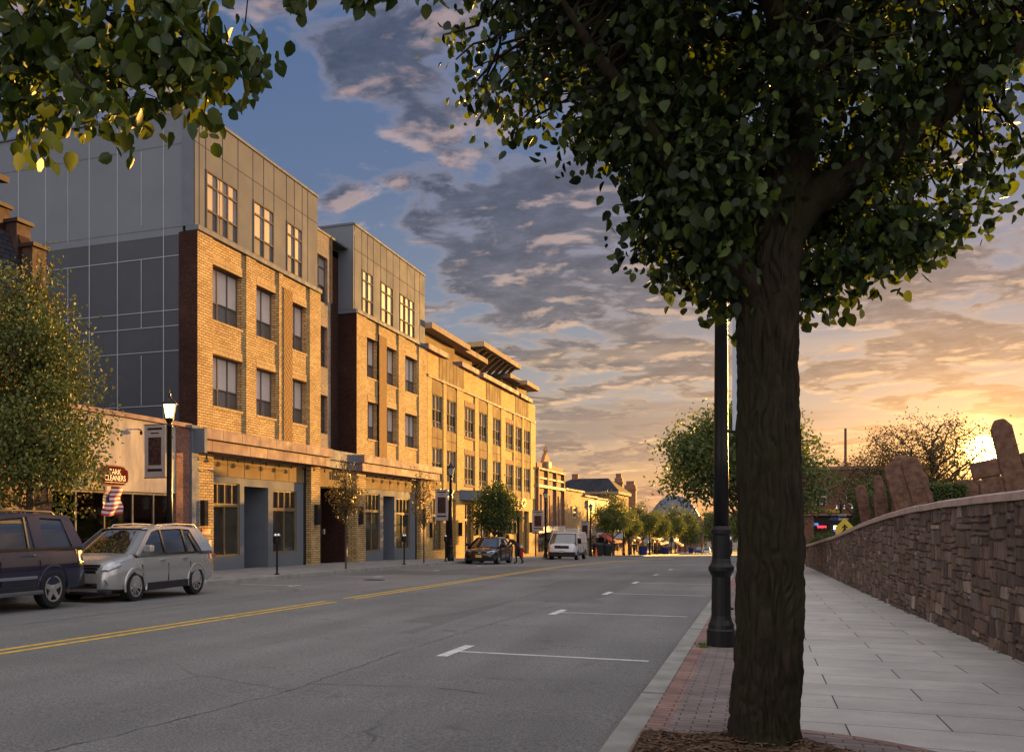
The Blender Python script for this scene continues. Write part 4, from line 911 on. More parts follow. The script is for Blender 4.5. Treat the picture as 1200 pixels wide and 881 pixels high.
for a, b, c_, d_ in wops[3:]:
    m = wm(); m.box(a,a+.05,66.05,66.12,c_,d_); m.box(b-.05,b,66.05,66.12,c_,d_); m.box((a+b)/2-.03,(a+b)/2+.03,66.05,66.12,c_,d_-.5); m.box(a+.05,b-.05,66.04,66.12,d_-.5,d_); w = m.build('shop_window', M_framed, WS)
    m = wm(); m.box(a+.02,b-.02,66.13,66.14,c_+.02,d_-.02); m.build('pane', M_glass, w)
text('VILLAGE WINES', 'lettering', mat('yellow_letters', (.55,.42,.03), .5), WS, Vector((3.35, 65.95, 2.12))+WO, (R(90), 0, 0), .30, .02, 1.0)
m = wm(); m.box(3.25,3.72,66.02,66.04,1.14,1.26); m.build('neon_sign', mat('neon_scarlet', (.5,.02,.02), .5, emit=(1,.02,.04), estr=.9), WS)
m = wm(); m.box(3.05,3.3,66.01,66.03,1.27,1.42); m.build('neon_sign', mat('neon_blue', (.1,.25,.5), .5, emit=(.1,.35,1), estr=.12), WS)
m = wm(); m.box(4.1,4.38,66.02,66.04,1.05,1.27); m.build('neon_sign', mat('neon_white', (.7,.6,.4), .5, emit=(1,.8,.4), estr=.7), WS)
m = wm(); m.box(4.12,4.36,66.03,66.045,.93,1.04); m.build('neon_sign', mat('neon_violet', (.2,.1,.6), .5, emit=(.2,.1,1), estr=.3), WS)
for xx in (4.25, 4.65, 5.05):
    m = wm(); m.tube([(xx,66,2.42),(xx,65.75,2.46),(xx,65.72,2.38)], .015, 5); m.lathe([(.02,.06),(.07,-.08),(.06,-.09)], (xx,65.72,2.34), 8); m.build('gooseneck_lamp', M_chrome, WS)
shop('brick_building', 'plain red brick building following the corner shop on the right side', 84.5, 120, 4.2, M_red, x=2.2, wins=[(88,89.5,1.2,3.2),(93,94.5,1.2,3.2),(98,99.5,1.2,3.2)])
shop('brick_building', 'taller tan brick building far along the right side', 120.5, 178, 7.2, M_tan, x=2.2, wins=[(126,128,2,4),(134,136,2,4),(142,144,2,4)])
shop('brick_building', 'last brick building far along the right side', 178.5, 240, 5.0, M_maroon, x=2.2, wins=[(186,188,0,2)])
# newspaper box at the end of the wall, small bush
nb = thing('newspaper_box', 'white and red newspaper box by the far end of the stone wall', 'newspaper box', (1.95, 57.5, gz(57.5)+SW))
MB().box(-.25,.25,-.2,.2,.35,.85).build('cabinet', M_white, nb, bevel=.02); MB().box(-.26,.26,-.21,.21,.0,.34).build('base', mat('sign_red', (.5,.03,.02), .5), nb); MB().box(-.18,.18,-.215,-.202,.5,.78).build('display_window', M_glass, nb)

# ================================================================ STONE WALL
SWL = thing('stone_wall', 'curving rubble stone cemetery wall with a pale coping falling away from the camera', 'wall', (2.7, 13, gz(13)))
WLO = Vector((-2.7, -13, -gz(13)))
m_st, t_st, b_st, _ = newmat('rubble_stone')
at = tnode(t_st, 'ShaderNodeAttribute', attribute_name='stone'); co_ = tnode(t_st, 'ShaderNodeTexCoord')
c0 = ramp(t_st, at.outputs['Fac'], [(0, (.050,.034,.028)), (.3, (.085,.055,.042)), (.6, (.12,.072,.050)), (.85, (.105,.085,.078)), (.95, (.15,.10,.075)), (1, (.26,.20,.16))])
mpn = tnode(t_st, 'ShaderNodeMapping', {0: co_.outputs['Object'], 'Scale': (1, 1, .22)})
nz = tnode(t_st, 'ShaderNodeTexNoise', {'Vector': mpn.outputs[0], 'Scale': 14.0, 'Detail': 9.0, 'Roughness': .75})
c0 = mixc(t_st, 1.0, c0, ramp(t_st, nz.outputs[0], [(.36, .5), (.64, 1.75)]), 'MULTIPLY')
n2_ = tnode(t_st, 'ShaderNodeTexNoise', {'Vector': co_.outputs['Object'], 'Scale': .9, 'Detail': 6.0})
c0 = mixc(t_st, ramp(t_st, n2_.outputs[0], [(.60, 0.0), (.78, .35)]), c0, (.16,.15,.06))
t_st.links.new(c0, b_st.inputs['Base Color']); b_st.inputs['Roughness'].default_value = .85; bump(t_st, b_st, nz.outputs[0], .9, .03)
rw = random.Random(21); sv = []; sf = []; sa = []
xw = lambda yy: lerp_t(WX, yy)
def stone(ya, yb, z, h):
    lim = min(lerp_t(WT, ya), lerp_t(WT, yb))-.115
    if z > lim-.02 or z+h < gz(ya)-.1: return
    xo = -.004-rw.random()*.024; n0 = len(sv); mg_ = .004+rw.random()*.009; j = lambda: (rw.random()-.5)*.030
    zb_, zt_ = z+mg_, min(z+h, lim)-mg_
    out_ = [(ya+mg_+j(), zb_+j()), (yb-mg_+j(), zb_+j()), (yb-mg_+j(), zt_+j()), (ya+mg_+j(), zt_+j())]
    i_ = .014
    inn = [(out_[0][0]+i_, out_[0][1]+i_*.8), (out_[1][0]-i_, out_[1][1]+i_*.8), (out_[2][0]-i_, out_[2][1]-i_*.8), (out_[3][0]+i_, out_[3][1]-i_*.8)]
    sv.extend([(xw(a)+.03, a, c_) for a, c_ in out_]+[(xw(a)+xo*.6, a, c_) for a, c_ in out_]+[(xw(a)+xo-rw.random()*.02, a, c_) for a, c_ in inn])
    sf.extend([tuple(n0+k for k in f) for f in ((0,1,5,4),(1,2,6,5),(2,3,7,6),(3,0,4,7),(4,5,9,8),(5,6,10,9),(6,7,11,10),(7,4,8,11),(8,9,10,11))])
    sa.extend([rw.random()]*9)
y = -8.0
while y < 53.0:                      # short runs, each with its own coursing
    seg = .35+rw.random()*.75; z = -1.6-rw.random()*.1; ye = min(y+seg, 53.1)
    while z < 1.9:
        h = rw.choice((.07,.09,.11,.14,.18,.24)); q = y
        while q < ye-.02:
            ln = rw.choice((.12,.18,.25,.34,.5))*(1 if h > .1 else 1.3); q2 = min(q+ln, ye)
            if ye-q2 < .09: q2 = ye
            stone(q, q2, z, h); q = q2
        z += h
    y = ye
me = bpy.data.meshes.new('stones'); me.from_pydata([tuple(Vector(v)+WLO) for v in sv], [], sf); at_ = me.attributes.new('stone', 'FLOAT', 'FACE'); at_.data.foreach_set('value', sa)
me.materials.append(m_st); o = bpy.data.objects.new('stones', me); C.objects.link(o); o.parent = SWL
m = MB(); m.M = Matrix.Translation(WLO)
ys = [-8+i*1.0 for i in range(62)]+[53.2]
for a, b in zip(ys, ys[1:]):
    xa, xb = lerp_t(WX, a)+.012, lerp_t(WX, b)+.012; za, zb = lerp_t(WT, a)-.1, lerp_t(WT, b)-.1
    m.quad((xa,a,-2),(xb,b,-2),(xb,b,zb),(xa,a,za)); m.quad((xa+.42,a,-2),(xb+.42,b,-2),(xb+.42,b,zb),(xa+.42,a,za)); m.quad((xa,a,za),(xb,b,zb),(xb+.42,b,zb),(xa+.42,a,za))
m.quad((lerp_t(WX,53.2)+.012,53.2,-2),(lerp_t(WX,53.2)+.432,53.2,-2),(lerp_t(WX,53.2)+.432,53.2,.31),(lerp_t(WX,53.2)+.012,53.2,.31))
m.build('mortar_core', mat('wall_mortar', (.16,.125,.11), .95, 0, .3, 8, .5, 40), SWL)
M_cop = mat('coping_stone', (.36,.27,.235), .75, 0, .22, 3, .4, 30)
y = -8.0
while y < 53:
    ln = 1.55+rw.random()*.45; a, b = y+.008, min(y+ln, 53.25)-.008; m = MB(); m.M = Matrix.Translation(WLO)
    n_ = 4; vs = []
    for k in range(n_+1):
        yy = a+(b-a)*k/n_; x = lerp_t(WX, yy); zt = lerp_t(WT, yy); jz = (rw.random()-.5)*.008
        vs += [(x-.07,yy,zt-.13+jz),(x-.07,yy,zt-.045+jz),(x-.03,yy,zt-.02+jz),(x+.22,yy,zt+jz),(x+.49,yy,zt-.03+jz),(x+.49,yy,zt-.13+jz)]
    fs = [(k*6+i, k*6+(i+1)%6, (k+1)*6+(i+1)%6, (k+1)*6+i) for k in range(n_) for i in range(6)]+[tuple(range(6)), tuple(range(n_*6, n_*6+6))]
    m.add(vs, fs); m.build('coping_stone', M_cop, SWL); y += ln

# ================================================================ GRAVESTONES AND CROSS
M_grv = mat('weathered_gravestone', (.12,.068,.05), .9, 0, .5, 7, .3, 25, spec=.05)
def headstone(x, y, zt, w, h, th, lean, style, label, rz=0):
    """thick slab facing the street, leaning; zt = height of its top"""
    t = thing('gravestone', label, 'gravestone', (x, y, zt-h), rz, 'gravestones behind the wall'); t.rotation_euler = (0, R(lean), rz)
    m = MB(); n = 10
    if style == 'round': pts = [(-w/2,-.4),(w/2,-.4),(w/2,h-w*.45)]+[(w/2*math.cos(a), h-w*.45+w*.45*math.sin(a)) for a in [math.pi*i/n for i in range(1, n)]]+[(-w/2,h-w*.45)]
    elif style == 'shoulder': pts = [(-w/2,-.4),(w/2,-.4),(w/2,h*.72),(w*.36,h*.74),(w*.34,h*.9)]+[(w*.33*math.cos(a), h*.9+h*.1*math.sin(a)) for a in [math.pi*i/8 for i in range(1, 8)]]+[(-w*.34,h*.9),(-w*.36,h*.74),(-w/2,h*.72)]
    else: pts = [(-w/2,-.4),(w/2,-.4),(w/2*.9,h*.88),(w*.2,h),(-w*.2,h),(-w/2*.9,h*.88)]
    m.prism(pts, 'y', -th/2, th/2); b = m.build('slab', M_grv, t, bevel=.025)
    m = MB(); m.tube([(-w*.32,-th/2,h*.2),(-w*.32,-th/2,h*.62)]+[(w*.32*math.cos(a), -th/2, h*.62+w*.3*math.sin(a)) for a in [math.pi*i/8 for i in range(7, 0, -1)]]+[(w*.32,-th/2,h*.62),(w*.32,-th/2,h*.2)], .014, 5); m.build('carved_border', M_grv, t)
    return t
def at_px(px, py, X):                # where a sight line meets the strip X behind the wall
    d = 1281.5*X/(px-888); t = (px-388)/1180
    return d*(t*.3901+.9207), 1.5+(611-py)/1180*d, d/1180
def hs(px, py, X, wpx, hgt, lean, style, label, ball=False):
    Y, Z, k = at_px(px, py, X); t = headstone(X, Y, Z, wpx*k, hgt, max(.22, wpx*k*.45), lean, style, label)
    return t, hgt, wpx*k
hs(1022, 567, 3.30, 12, 2.0, -10, 'round', 'narrow round topped stone leaning left, farthest down the wall')
hs(1038, 556, 3.35, 15, 2.0, -6, 'shoulder', 'shouldered stone leaning left, second from the far end')
hs(1050, 557, 3.60, 14, 1.9, 3, 'round', 'round stone close behind the shouldered one')
t, hh, ww = hs(1059, 547, 3.45, 12, 1.9, -2, 'slab', 'narrow stone carrying a ball on top')
m = MB(); m.lathe([(.05,-.06),(.11,-.02),(.16,.06),(.17,.14),(.14,.24),(.06,.30),(.01,.31)], (0,0,hh), 14); m.build('ball', M_grv, t, smooth=True)
hs(1074, 537, 3.40, 24, 2.0, -14, 'round', 'large broad stone leaning left beside the ball topped one')
hs(1086, 552, 3.70, 20, 1.8, -4, 'shoulder', 'small shouldered stone tucked behind the large leaning one')
hs(1098, 531, 3.40, 20, 2.0, -15, 'round', 'tall dark stone leaning left nearest to the cross')
hs(1133, 562, 5.2, 44, 1.6, 2, 'slab', 'low wide stone between the tall leaning stone and the cross')
hs(1168, 556, 4.6, 30, 1.6, -3, 'slab', 'low wide stone directly below the cross arm')
cy_, cz_, ck_ = at_px(1192, 575, 3.75)
CRS = thing('stone_cross', 'big leaning stone cross with a pointed top above the wall, next to the sun', 'cross', (3.75, cy_, cz_)); CRS.rotation_euler = (0, R(-12), R(-10)); k = ck_
m = MB(); m.prism([(-12*k,-60*k),(12*k,-60*k),(11*k,76*k),(5*k,86*k),(-5*k,86*k),(-11*k,76*k)], 'y', -11*k, 11*k); m.build('shaft', M_grv, CRS, bevel=.03)
for x0_, x1_ in ((-40,-11.2), (11.2,42)):
    ARM = MB(); ARM.box(x0_*k, x1_*k, -10*k, 10*k, 22*k, 42*k); ARM.build('arm', M_grv, CRS, bevel=.02)
m = MB(); m.box(-.55,.55,-.45,.45,-1.5,-61*k); m.build('plinth', M_grv, CRS, bevel=.03)

# ================================================================ LAMPS, METERS, BANNERS
def lantern_lamp(name, label, x, y, H=5.2, lit=False, group='street lamps along the kerbs', scale=1.0, bigbase=False):
    t = thing(name, label, 'street lamp', (x, y, gz(y)+SW), 0, group)
    s = scale; bh = 1.15 if bigbase else .9
    pr = [(.17,0),(.17,.20),(.155,.22),(.15,.27),(.125,.33),(.115,.38),(.11,bh*.75),(.125,bh*.78),(.15,bh*.82),(.15,bh*.86),(.12,bh*.90),(.105,bh*.95),(.105,bh*1.2),(.12,bh*1.22),(.12,bh*1.26),(.095,bh*1.30)]
    MB().lathe([(r_*s, z_) for r_, z_ in pr], n=16).build('base', M_black, t, smooth=False, bevel=0)
    MB().lathe([(.093*s,bh*1.3),(.085*s,2.4),(.072*s,H-.95),(.09*s,H-.94),(.09*s,H-.90),(.06*s,H-.88),(.075*s,H-.82),(.11*s,H-.76),(.13*s,H-.70)], n=14).build('pole', M_black, t, smooth=True)
    z = H-.70
    gm = mat('lamp_glass_lit', (.6,.5,.3), .4, emit=(1,.80,.42), estr=1.1) if lit else mat('lamp_glass_off', (.30,.31,.29), .3, 0, .15, coat=.5)
    MB().lathe([(.12,z),(.19,z+.36),(.185,z+.37)], n=6).build('lantern_glass', gm, t)
    m = MB()
    for k in range(6):
        a = k*math.pi/3; m.tube([(.125*math.cos(a), .125*math.sin(a), z),(.197*math.cos(a), .197*math.sin(a), z+.37)], .012, 4)
    m.build('lantern_cage', M_black, t)
    MB().lathe([(.215,z+.37),(.21,z+.40),(.15,z+.48),(.06,z+.56),(.05,z+.60),(.03,z+.62),(.035,z+.66),(.012,z+.70),(.004,z+.78)], n=12).build('lantern_cap', M_black, t)
    return t
def banner(x, y, z0, z1, w, side, label, kind, rz=0):
    t = thing('banner', label, 'banner', (x, y, z0), rz, 'banners on the lamp posts')
    sx_ = side; h = z1-z0
    m = MB(); m.tube([(0,0,0),(sx_*(w+.08),0,0)], .014, 6); m.build('banner_arm', M_black, t); MB().tube([(0,0,h),(sx_*(w+.08),0,h)], .014, 6).build('banner_arm', M_black, t)
    a, b = sorted((sx_*.07, sx_*(w+.06)))
    cols_ = {'grey': (.30,.28,.29), 'blue': (.42,.46,.52)}[kind]
    MB().box(a,b,-.006,.006,.01,h-.01).build('cloth', mat('banner_'+kind, cols_, .8, 0, .12, 5), t)
    c_ = (a+b)/2; q_ = (b-a)/2
    if kind == 'grey':
        MB().box(c_-q_*.62,c_+q_*.62,-.012,.012,h*.24,h*.76).build('picture', mat('banner_picture', (.04,.02,.02), .8, 0, .9, 9), t)
        MB().box(c_-q_*.7,c_+q_*.7,-.011,.011,h*.90,h*.94).box(c_-q_*.4,c_+q_*.4,-.011,.011,h*.83,h*.85).box(c_-q_*.7,c_+q_*.7,-.011,.011,h*.12,h*.17).build('lettering_band', M_framed, t)
    else:
        MB().box(c_-q_*.6,c_+q_*.6,-.012,.012,h*.35,h*.75).build('picture', mat('banner_blue_picture', (.03,.06,.25), .8, 0, .6, 9), t)
    return t
LX_ = -14.98
lamps = [('black lamp post with its lantern lit beside the silver car', 23.9, True), ('black lamp post with a lantern and banner left of the dark sedan', 51.6, False), ('lamp post with grey banner just left of the white van', 77.5, False), ('lamp post with dark pictured banner just right of the white van', 100.2, False), ('lamp post with blue banner at the start of the far trees', 126.6, False), ('lamp post between the first two orange awnings', 158, False), ('farthest visible lamp post near the last orange awning', 208.9, False)]
for lb, y, lit in lamps: lantern_lamp('street_lamp', lb, LX_, y, 5.25, lit)
lantern_lamp('street_lamp', 'tall black fluted lamp post on the right kerb beside the big tree trunk', -.42, 13.45, 5.5, False, scale=1.0, bigbase=True)
pl_ = bpy.data.lights.new('lantern_light', 'POINT'); po = bpy.data.objects.new('lantern_light', pl_); C.objects.link(po); po.location = (LX_, 23.9, gz(23.9)+SW+4.75); pl_.energy = 6; pl_.color = (1,.8,.45); pl_.shadow_soft_size = .15
_l = [o for o in bpy.data.objects if o.get('label') == lamps[0][0]][0]; po.parent = _l; po.location = (0, 0, 4.72)
banner(LX_-.07, 23.9, 2.72, 4.2, .68, -1, 'weathered grey banner with a dark picture on the lit lamp post', 'grey')
banner(LX_-.07, 51.6, 1.55, 3.2, .72, -1, 'grey banner with a dark red picture on the lamp left of the sedan', 'grey')
banner(LX_-.07, 77.5, .75, 2.35, .9, -1, 'grey banner left of the white van', 'grey')
banner(LX_-.07, 100.2, -.1, 1.55, .85, -1, 'grey banner with a square picture right of the white van', 'grey')
banner(LX_+.07, 126.6, -.9, .9, -.95, 1, 'white banner with a blue emblem before the far trees', 'blue') if False else banner(LX_-.07, 126.6, -.6, 1.2, 1.0, -1, 'white banner with a blue emblem before the far trees', 'blue')
banner(LX_-.07, 158, -1.7, .1, 1.0, -1, 'pale blue banner between the first orange awnings', 'blue'); banner(LX_-.07, 208.9, -3.2, -1.3, 1.1, -1, 'pale blue banner at the farthest lamp', 'blue')
banner(-.42+.06, 13.45, 2.62, 4.4, .62, 1, 'white and blue cloth banner on the near lamp, half behind the trunk', 'blue')
def meter(x, y, label, double=True, rz=0):
    t = thing('parking_meter', label, 'parking meter', (x, y, gz(y)+SW), rz, 'parking meters along the kerbs')
    MB().lathe([(.09,0),(.09,.03),(.045,.05),(.035,.08),(.034,1.0),(.05,1.01),(.05,1.06)], n=12).build('post', M_black, t)
    for dy in ((-.11,.11) if double else (0,)):
        h = MB(); h.M = Matrix.Translation((0, dy, 1.04))
        h.prism([(-.075,0),(.075,0),(.09,.10),(.09,.24),(-.09,.24),(-.09,.10)], 'x', -.06, .06); hd = h.build('head', M_black, t, bevel=.01)
        d = MB(); d.M = Matrix.Translation((0, dy, 1.28)); d.lathe([(.088,0),(.085,.04),(.065,.08),(.03,.10),(.004,.105)], n=12, sx=.8); d.build('dome', M_chrome, hd, smooth=True)
        d = MB(); d.M = Matrix.Translation((0, dy, 1.16)); d.box(.061,.068,-.05,.05,0,.08); d.build('display', M_glass, hd)
    if double: MB().box(-.03,.03,-.14,.14,1.02,1.05).build('yoke', M_black, t)
    return t
meter(-14.85, 30.4, 'twin parking meter on the kerb behind the silver car'); meter(-14.85, 43.6, 'twin parking meter in front of the second brick shopfront'); meter(-14.85, 50.2, 'parking meter just left of the bannered lamp post', False)
meter(-.5, 20.2, 'parking meter on the right kerb behind the near lamp post'); 
# hydrant
hy = thing('fire_hydrant', 'red fire hydrant on the far sidewalk behind the dark sedan', 'fire hydrant', (-15.1, 69.5, gz(69.5)+SW))
rp = mat('hydrant_red', (.30,.02,.015), .4)
MB().lathe([(.2,0),(.2,.05),(.13,.07),(.12,.62),(.16,.64),(.16,.69),(.13,.72)], n=14).build('barrel', rp, hy, smooth=False)
MB().lathe([(.14,.72),(.13,.80),(.08,.88),(.03,.90),(.03,.96),(.005,.965)], n=14).build('bonnet', M_white, hy)
MB().tube([(-.24,0,.5),(.24,0,.5)], .07, 8).tube([(0,-.2,.45),(0,0,.45)], .08, 8).build('nozzle', rp, hy)
# bins, cone
def bin_(x, y, m_, label, grp=None, r=.32, h=1.05):
    t = thing('litter_bin', label, 'bin', (x, y, gz(y)+SW), 0, grp); MB().lathe([(r*.85,0),(r,h*.8),(r*1.05,h*.8),(r*1.05,h*.88)], n=14).build('body', m_, t); MB().lathe([(r*1.06,h*.88),(r*.8,h*1.0),(r*.3,h*1.03)], n=14).build('lid', M_black, t); return t
bin_(-15.2, 106.5, M_plast, 'black wheeled bin right of the pictured banner lamp', r=.55, h=1.35); bin_(-15.2, 113.5, M_plast, 'second black bin a little further on', r=.5, h=1.3)
bb = mat('blue_bin', (.02,.03,.16), .5)
for y, lb in ((150, 'nearest of the blue street bins'), (188, 'middle one of the blue street bins'), (262, 'farthest of the blue street bins')): bin_(-15.1, y, bb, lb, 'blue street bins', .6, 1.3)
cn_ = thing('traffic_cone', 'orange traffic cone beside the black bins', 'traffic cone', (-14.95, 103.5, gz(103.5)+SW)); MB().lathe([(.17,.03),(.03,.9),(.005,.91)], n=12).build('cone', mat('cone_orange', (.6,.12,.03), .6), cn_); MB().box(-.25,.25,-.25,.25,0,.03).build('foot', M_black, cn_)
# street sign pole and yellow crossing sign at the end of the wall
sp = thing('street_sign', 'black sign post with small street name and one way plates by the corner shop', 'street sign', (3.9, 57.5, gz(57)))
MB().tube([(0,0,0),(0,0,3.4)], .045, 8).build('post', M_black, sp); MB().box(-.45,.15,-.02,.02,2.4,2.58).build('name_plate', mat('sign_blue', (.03,.05,.16), .5), sp); MB().box(-.15,.25,-.05,-.025,2.62,2.75).build('arrow_plate', M_chrome, sp); MB().box(-.10,.35,-.06,-.03,2.42,2.53).build('arrow_plate', M_white, sp)
ys_ = thing('crossing_sign', 'yellow pedestrian crossing sign behind the wall coping', 'traffic sign', (3.55, 50, gz(50)))
MB().tube([(0,.04,0),(0,.04,2.2)], .035, 8).build('post', M_chrome, ys_); ym = mat('sign_yellow', (.55,.42,.05), .5)
MB().prism([(-.36,1.62),(.36,1.62),(.36,1.95),(0,2.35),(-.36,1.95)], 'y', -.01, .005).build('plate', ym, ys_)
m = MB(); m.M = Matrix.Translation((0,-.014,0)); m.lathe([(.001,0),(.05,.0),(.05,.005)], (0,0,2.1), 8, sy=.1); m.tube([(0,0,2.06),(0,0,1.88),(-.10,0,1.70)], .035, 5).tube([(0,0,1.88),(.10,0,1.70)], .035, 5).tube([(-.1,0,1.92),(0,0,2.02),(.11,0,1.92)], .025, 5); m.build('walking_figure', M_framed, ys_)
up = thing('utility_pole', 'thin brown utility pole rising over the far trees', 'utility pole', (5.3, 74, gz(74))); MB().tube([(0,0,0),(0,0,8.9)], [.12,.07], 8).build('pole', mat('pole_wood', (.10,.06,.04), .9), up); 
# traffic light far down the street
tl = thing('traffic_light', 'small far traffic light hanging at the end of the street', 'traffic light', (-14.6, 300, gz(300))); MB().tube([(0,0,0),(0,0,7.5),(6.5,0,7.8)], .12, 6).build('mast', M_black, tl); MB().box(5.8,6.4,-.25,.25,6.0,7.7).build('housing', mat('signal_yellow', (.45,.25,.02), .5), tl)
# ================================================================ TREES
def rotmats(rs, n):
    q = rs.normal(size=(n, 4)); q /= np.linalg.norm(q, axis=1, keepdims=True); w, x, y, z = q.T
    return np.stack([np.stack([1-2*(y*y+z*z), 2*(x*y-z*w), 2*(x*z+y*w)], 1), np.stack([2*(x*y+z*w), 1-2*(x*x+z*z), 2*(y*z-x*w)], 1), np.stack([2*(x*z-y*w), 2*(y*z+x*w), 1-2*(x*x+y*y)], 1)], 1)
LEAF_BIG = (np.array([(0,0,0),(.30,.16,.05),(.38,.50,.07),(.22,.82,.02),(0,1.05,-.06),(-.22,.82,.02),(-.38,.50,.07),(-.30,.16,.05),(0,.5,-.03)]), [(0,1,2,8),(8,2,3,4),(8,4,5,6),(0,8,6,7)])
LEAF_SM = (np.array([(0,0,0),(.30,.42,.08),(0,1,0),(-.30,.42,.08)]), [(0,1,2),(0,2,3)])
def leaves_mesh(name, pts, size, tpl, mat_, parent, seed=0, hang=.6, svar=.35):
    rs = np.random.RandomState(seed); n = len(pts); P_ = np.asarray(pts)
    # leaf frame: y axis = tip direction (hangs down), z = normal
    tip = rs.normal(size=(n, 3)); tip[:, 2] -= hang*2.2; tip /= np.linalg.norm(tip, axis=1, keepdims=True)
    nr = rs.normal(size=(n, 3)); nr[:, 2] += .4; nr -= tip*(nr*tip).sum(1, keepdims=True); nr /= np.linalg.norm(nr, axis=1, keepdims=True)
    sx = np.cross(tip, nr); T, F = tpl; s_ = size*(1+svar*rs.uniform(-1, 1, n))
    V = P_[:, None, :] + s_[:, None, None]*(T[None, :, 0:1]*sx[:, None, :]+T[None, :, 1:2]*tip[:, None, :]+T[None, :, 2:3]*nr[:, None, :]*(1+rs.uniform(-2.2, 3.2, n))[:, None, None])
    k = len(T); V = V.reshape(-1, 3); L_ = len(F[0]); nf = len(F)
    Fi = (np.arange(n)*k)[:, None, None]+np.array(F)[None]; Fi = Fi.reshape(-1)
    me = bpy.data.meshes.new(name); me.vertices.add(len(V)); me.vertices.foreach_set('co', V.astype(np.float32).ravel())
    me.loops.add(len(Fi)); me.loops.foreach_set('vertex_index', Fi.astype(np.int32)); me.polygons.add(n*nf)
    me.polygons.foreach_set('loop_start', np.arange(n*nf, dtype=np.int32)*L_); me.polygons.foreach_set('loop_total', np.full(n*nf, L_, np.int32)); me.update(calc_edges=True)
    me.materials.append(mat_); o = bpy.data.objects.new(name, me); C.objects.link(o); o.parent = parent; return o
def wiggle(a, b, n, amp, rs):
    a, b = Vector(a), Vector(b); L_ = (b-a).length; pts = []; o = Vector((0,0,0))
    for i in range(n+1):
        u = i/n; pts.append(a.lerp(b, u)+Vector(rs.normal(size=3))*amp*L_*math.sin(u*math.pi)*.5+Vector((0,0,-.10*L_*u*(1-u)*-1)))
    return pts
def leafy_tree(name, label, cat, loc, trunk_h, trunk_r, ells, n_cl, per, lsize, lmat, group=None, seed=1, clr=.35, tpl=LEAF_SM, bark=None, nlimb=14, hollow=.35, hang=.3, flat=1.0, twigs=True):
    """ells: list of (cx,cy,cz,rx,ry,rz) in local metres"""
    rs = np.random.RandomState(seed); t = thing(name, label, cat, loc, 0, group); bark = bark or M_twig
    top = Vector((ells[0][0], ells[0][1], ells[0][2]+ells[0][5]*.55))
    m = MB(); tp = [Vector((0,0,-.3)), Vector((0,0,.0)), Vector((0,0,trunk_h*.5)), Vector((top.x*.1, top.y*.1, trunk_h)), Vector((top.x*.5, top.y*.5, (trunk_h+top.z)/2)), top]
    m.tube(tp, [trunk_r*1.25, trunk_r*1.15, trunk_r*.9, trunk_r*.78, trunk_r*.45, .012], 10)
    vol = np.array([e[3]*e[4]*e[5] for e in ells]); vol = vol/vol.sum(); cl = []
    while len(cl) < n_cl:
        e = ells[rs.choice(len(ells), p=vol)]; d = rs.normal(size=3); d /= np.linalg.norm(d); r_ = (hollow+(1-hollow)*rs.rand()**.6)*(1+.13*math.sin(d[0]*7+seed)*math.sin(d[2]*5+d[1]*6))
        cl.append((e[0]+d[0]*e[3]*r_, e[1]+d[1]*e[4]*r_, e[2]+d[2]*e[5]*r_))
    cl = np.array(cl)
    ends = cl[rs.permutation(len(cl))[:nlimb]]
    limbs = []
    for e in ends:
        zs = min(max(trunk_h*.9, e[2]-abs(e[0])*.9-.5), top.z*.9); u = (zs-trunk_h)/max(.1, top.z-trunk_h); st = Vector((top.x*max(0,u), top.y*max(0,u), zs))
        p = wiggle(st, e, 5, .12, rs); limbs += p[1:]; m.tube(p, [trunk_r*.42*(1-.8*i/5)+.006 for i in range(6)], 5)
    if twigs:
        lp = np.array([tuple(p) for p in limbs]+[tuple(tp[i]) for i in (3,4,5)])
        for c_ in cl[:min(len(cl), 260)]:
            j = np.argmin(((lp-c_)**2).sum(1)+rs.rand(len(lp))*.2); m.tube(wiggle(lp[j], c_, 3, .12, rs), [.018, .013, .009, .004], 4, cap=False)
    m.build('trunk', bark, t)
    pts = cl[rs.randint(0, len(cl), n_cl*per)]+rs.normal(size=(n_cl*per, 3))*clr*np.array([1, 1, .75])*flat
    leaves_mesh('crown', pts, lsize, tpl, lmat, t, seed, hang); return t
L_young = leafmat('leaf_spring', (.052,.076,.017), (.090,.112,.025), (.150,.150,.036), .07, .75)
L_bronze = leafmat('leaf_bronze', (.05,.042,.015), (.085,.066,.024), (.12,.09,.03), .18)
L_dark = leafmat('leaf_dark_green', (.028,.050,.014), (.045,.075,.020), (.075,.10,.028), .28)
L_mid = leafmat('leaf_mid_green', (.045,.075,.022), (.075,.11,.034), (.13,.15,.05), .35)
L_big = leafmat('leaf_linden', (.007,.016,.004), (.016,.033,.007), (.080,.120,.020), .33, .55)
# left street tree over the blue car
leafy_tree('street_tree', 'full leafy olive green tree over the dark blue car', 'tree', (-15.4, 18.6, gz(18.6)+SW), 2.0, .11,
    [(0,0,4.4,1.7,1.5,2.6),(.1,0,3.2,2.0,1.6,1.4),(.0,0,6.4,1.0,.9,1.5),(-.5,0,5.2,1.5,1.3,1.6)], 560, 52, .10, L_young, 'street trees on the far side', 3, .22, hollow=.25, nlimb=26)
leafy_tree('young_tree', 'thin young tree with bronze leaves before the entrance between the brick blocks', 'tree', (-15.0, 36.9, gz(36.9)+SW), 1.75, .035,
    [(0,0,2.9,.62,.6,1.05),(.05,0,4.05,.35,.3,.5),(0,0,2.4,.55,.5,.6)], 90, 22, .09, L_bronze, 'young street trees', 5, .16, nlimb=20, hollow=.1)
leafy_tree('young_tree', 'sparse almost leafless young tree at the corner of the second brick block', 'tree', (-15.0, 47.0, gz(47)+SW), 1.7, .035,
    [(0,0,3.2,.75,.7,1.4)], 80, 9, .085, L_bronze, 'young street trees', 8, .16, nlimb=26, hollow=.1)
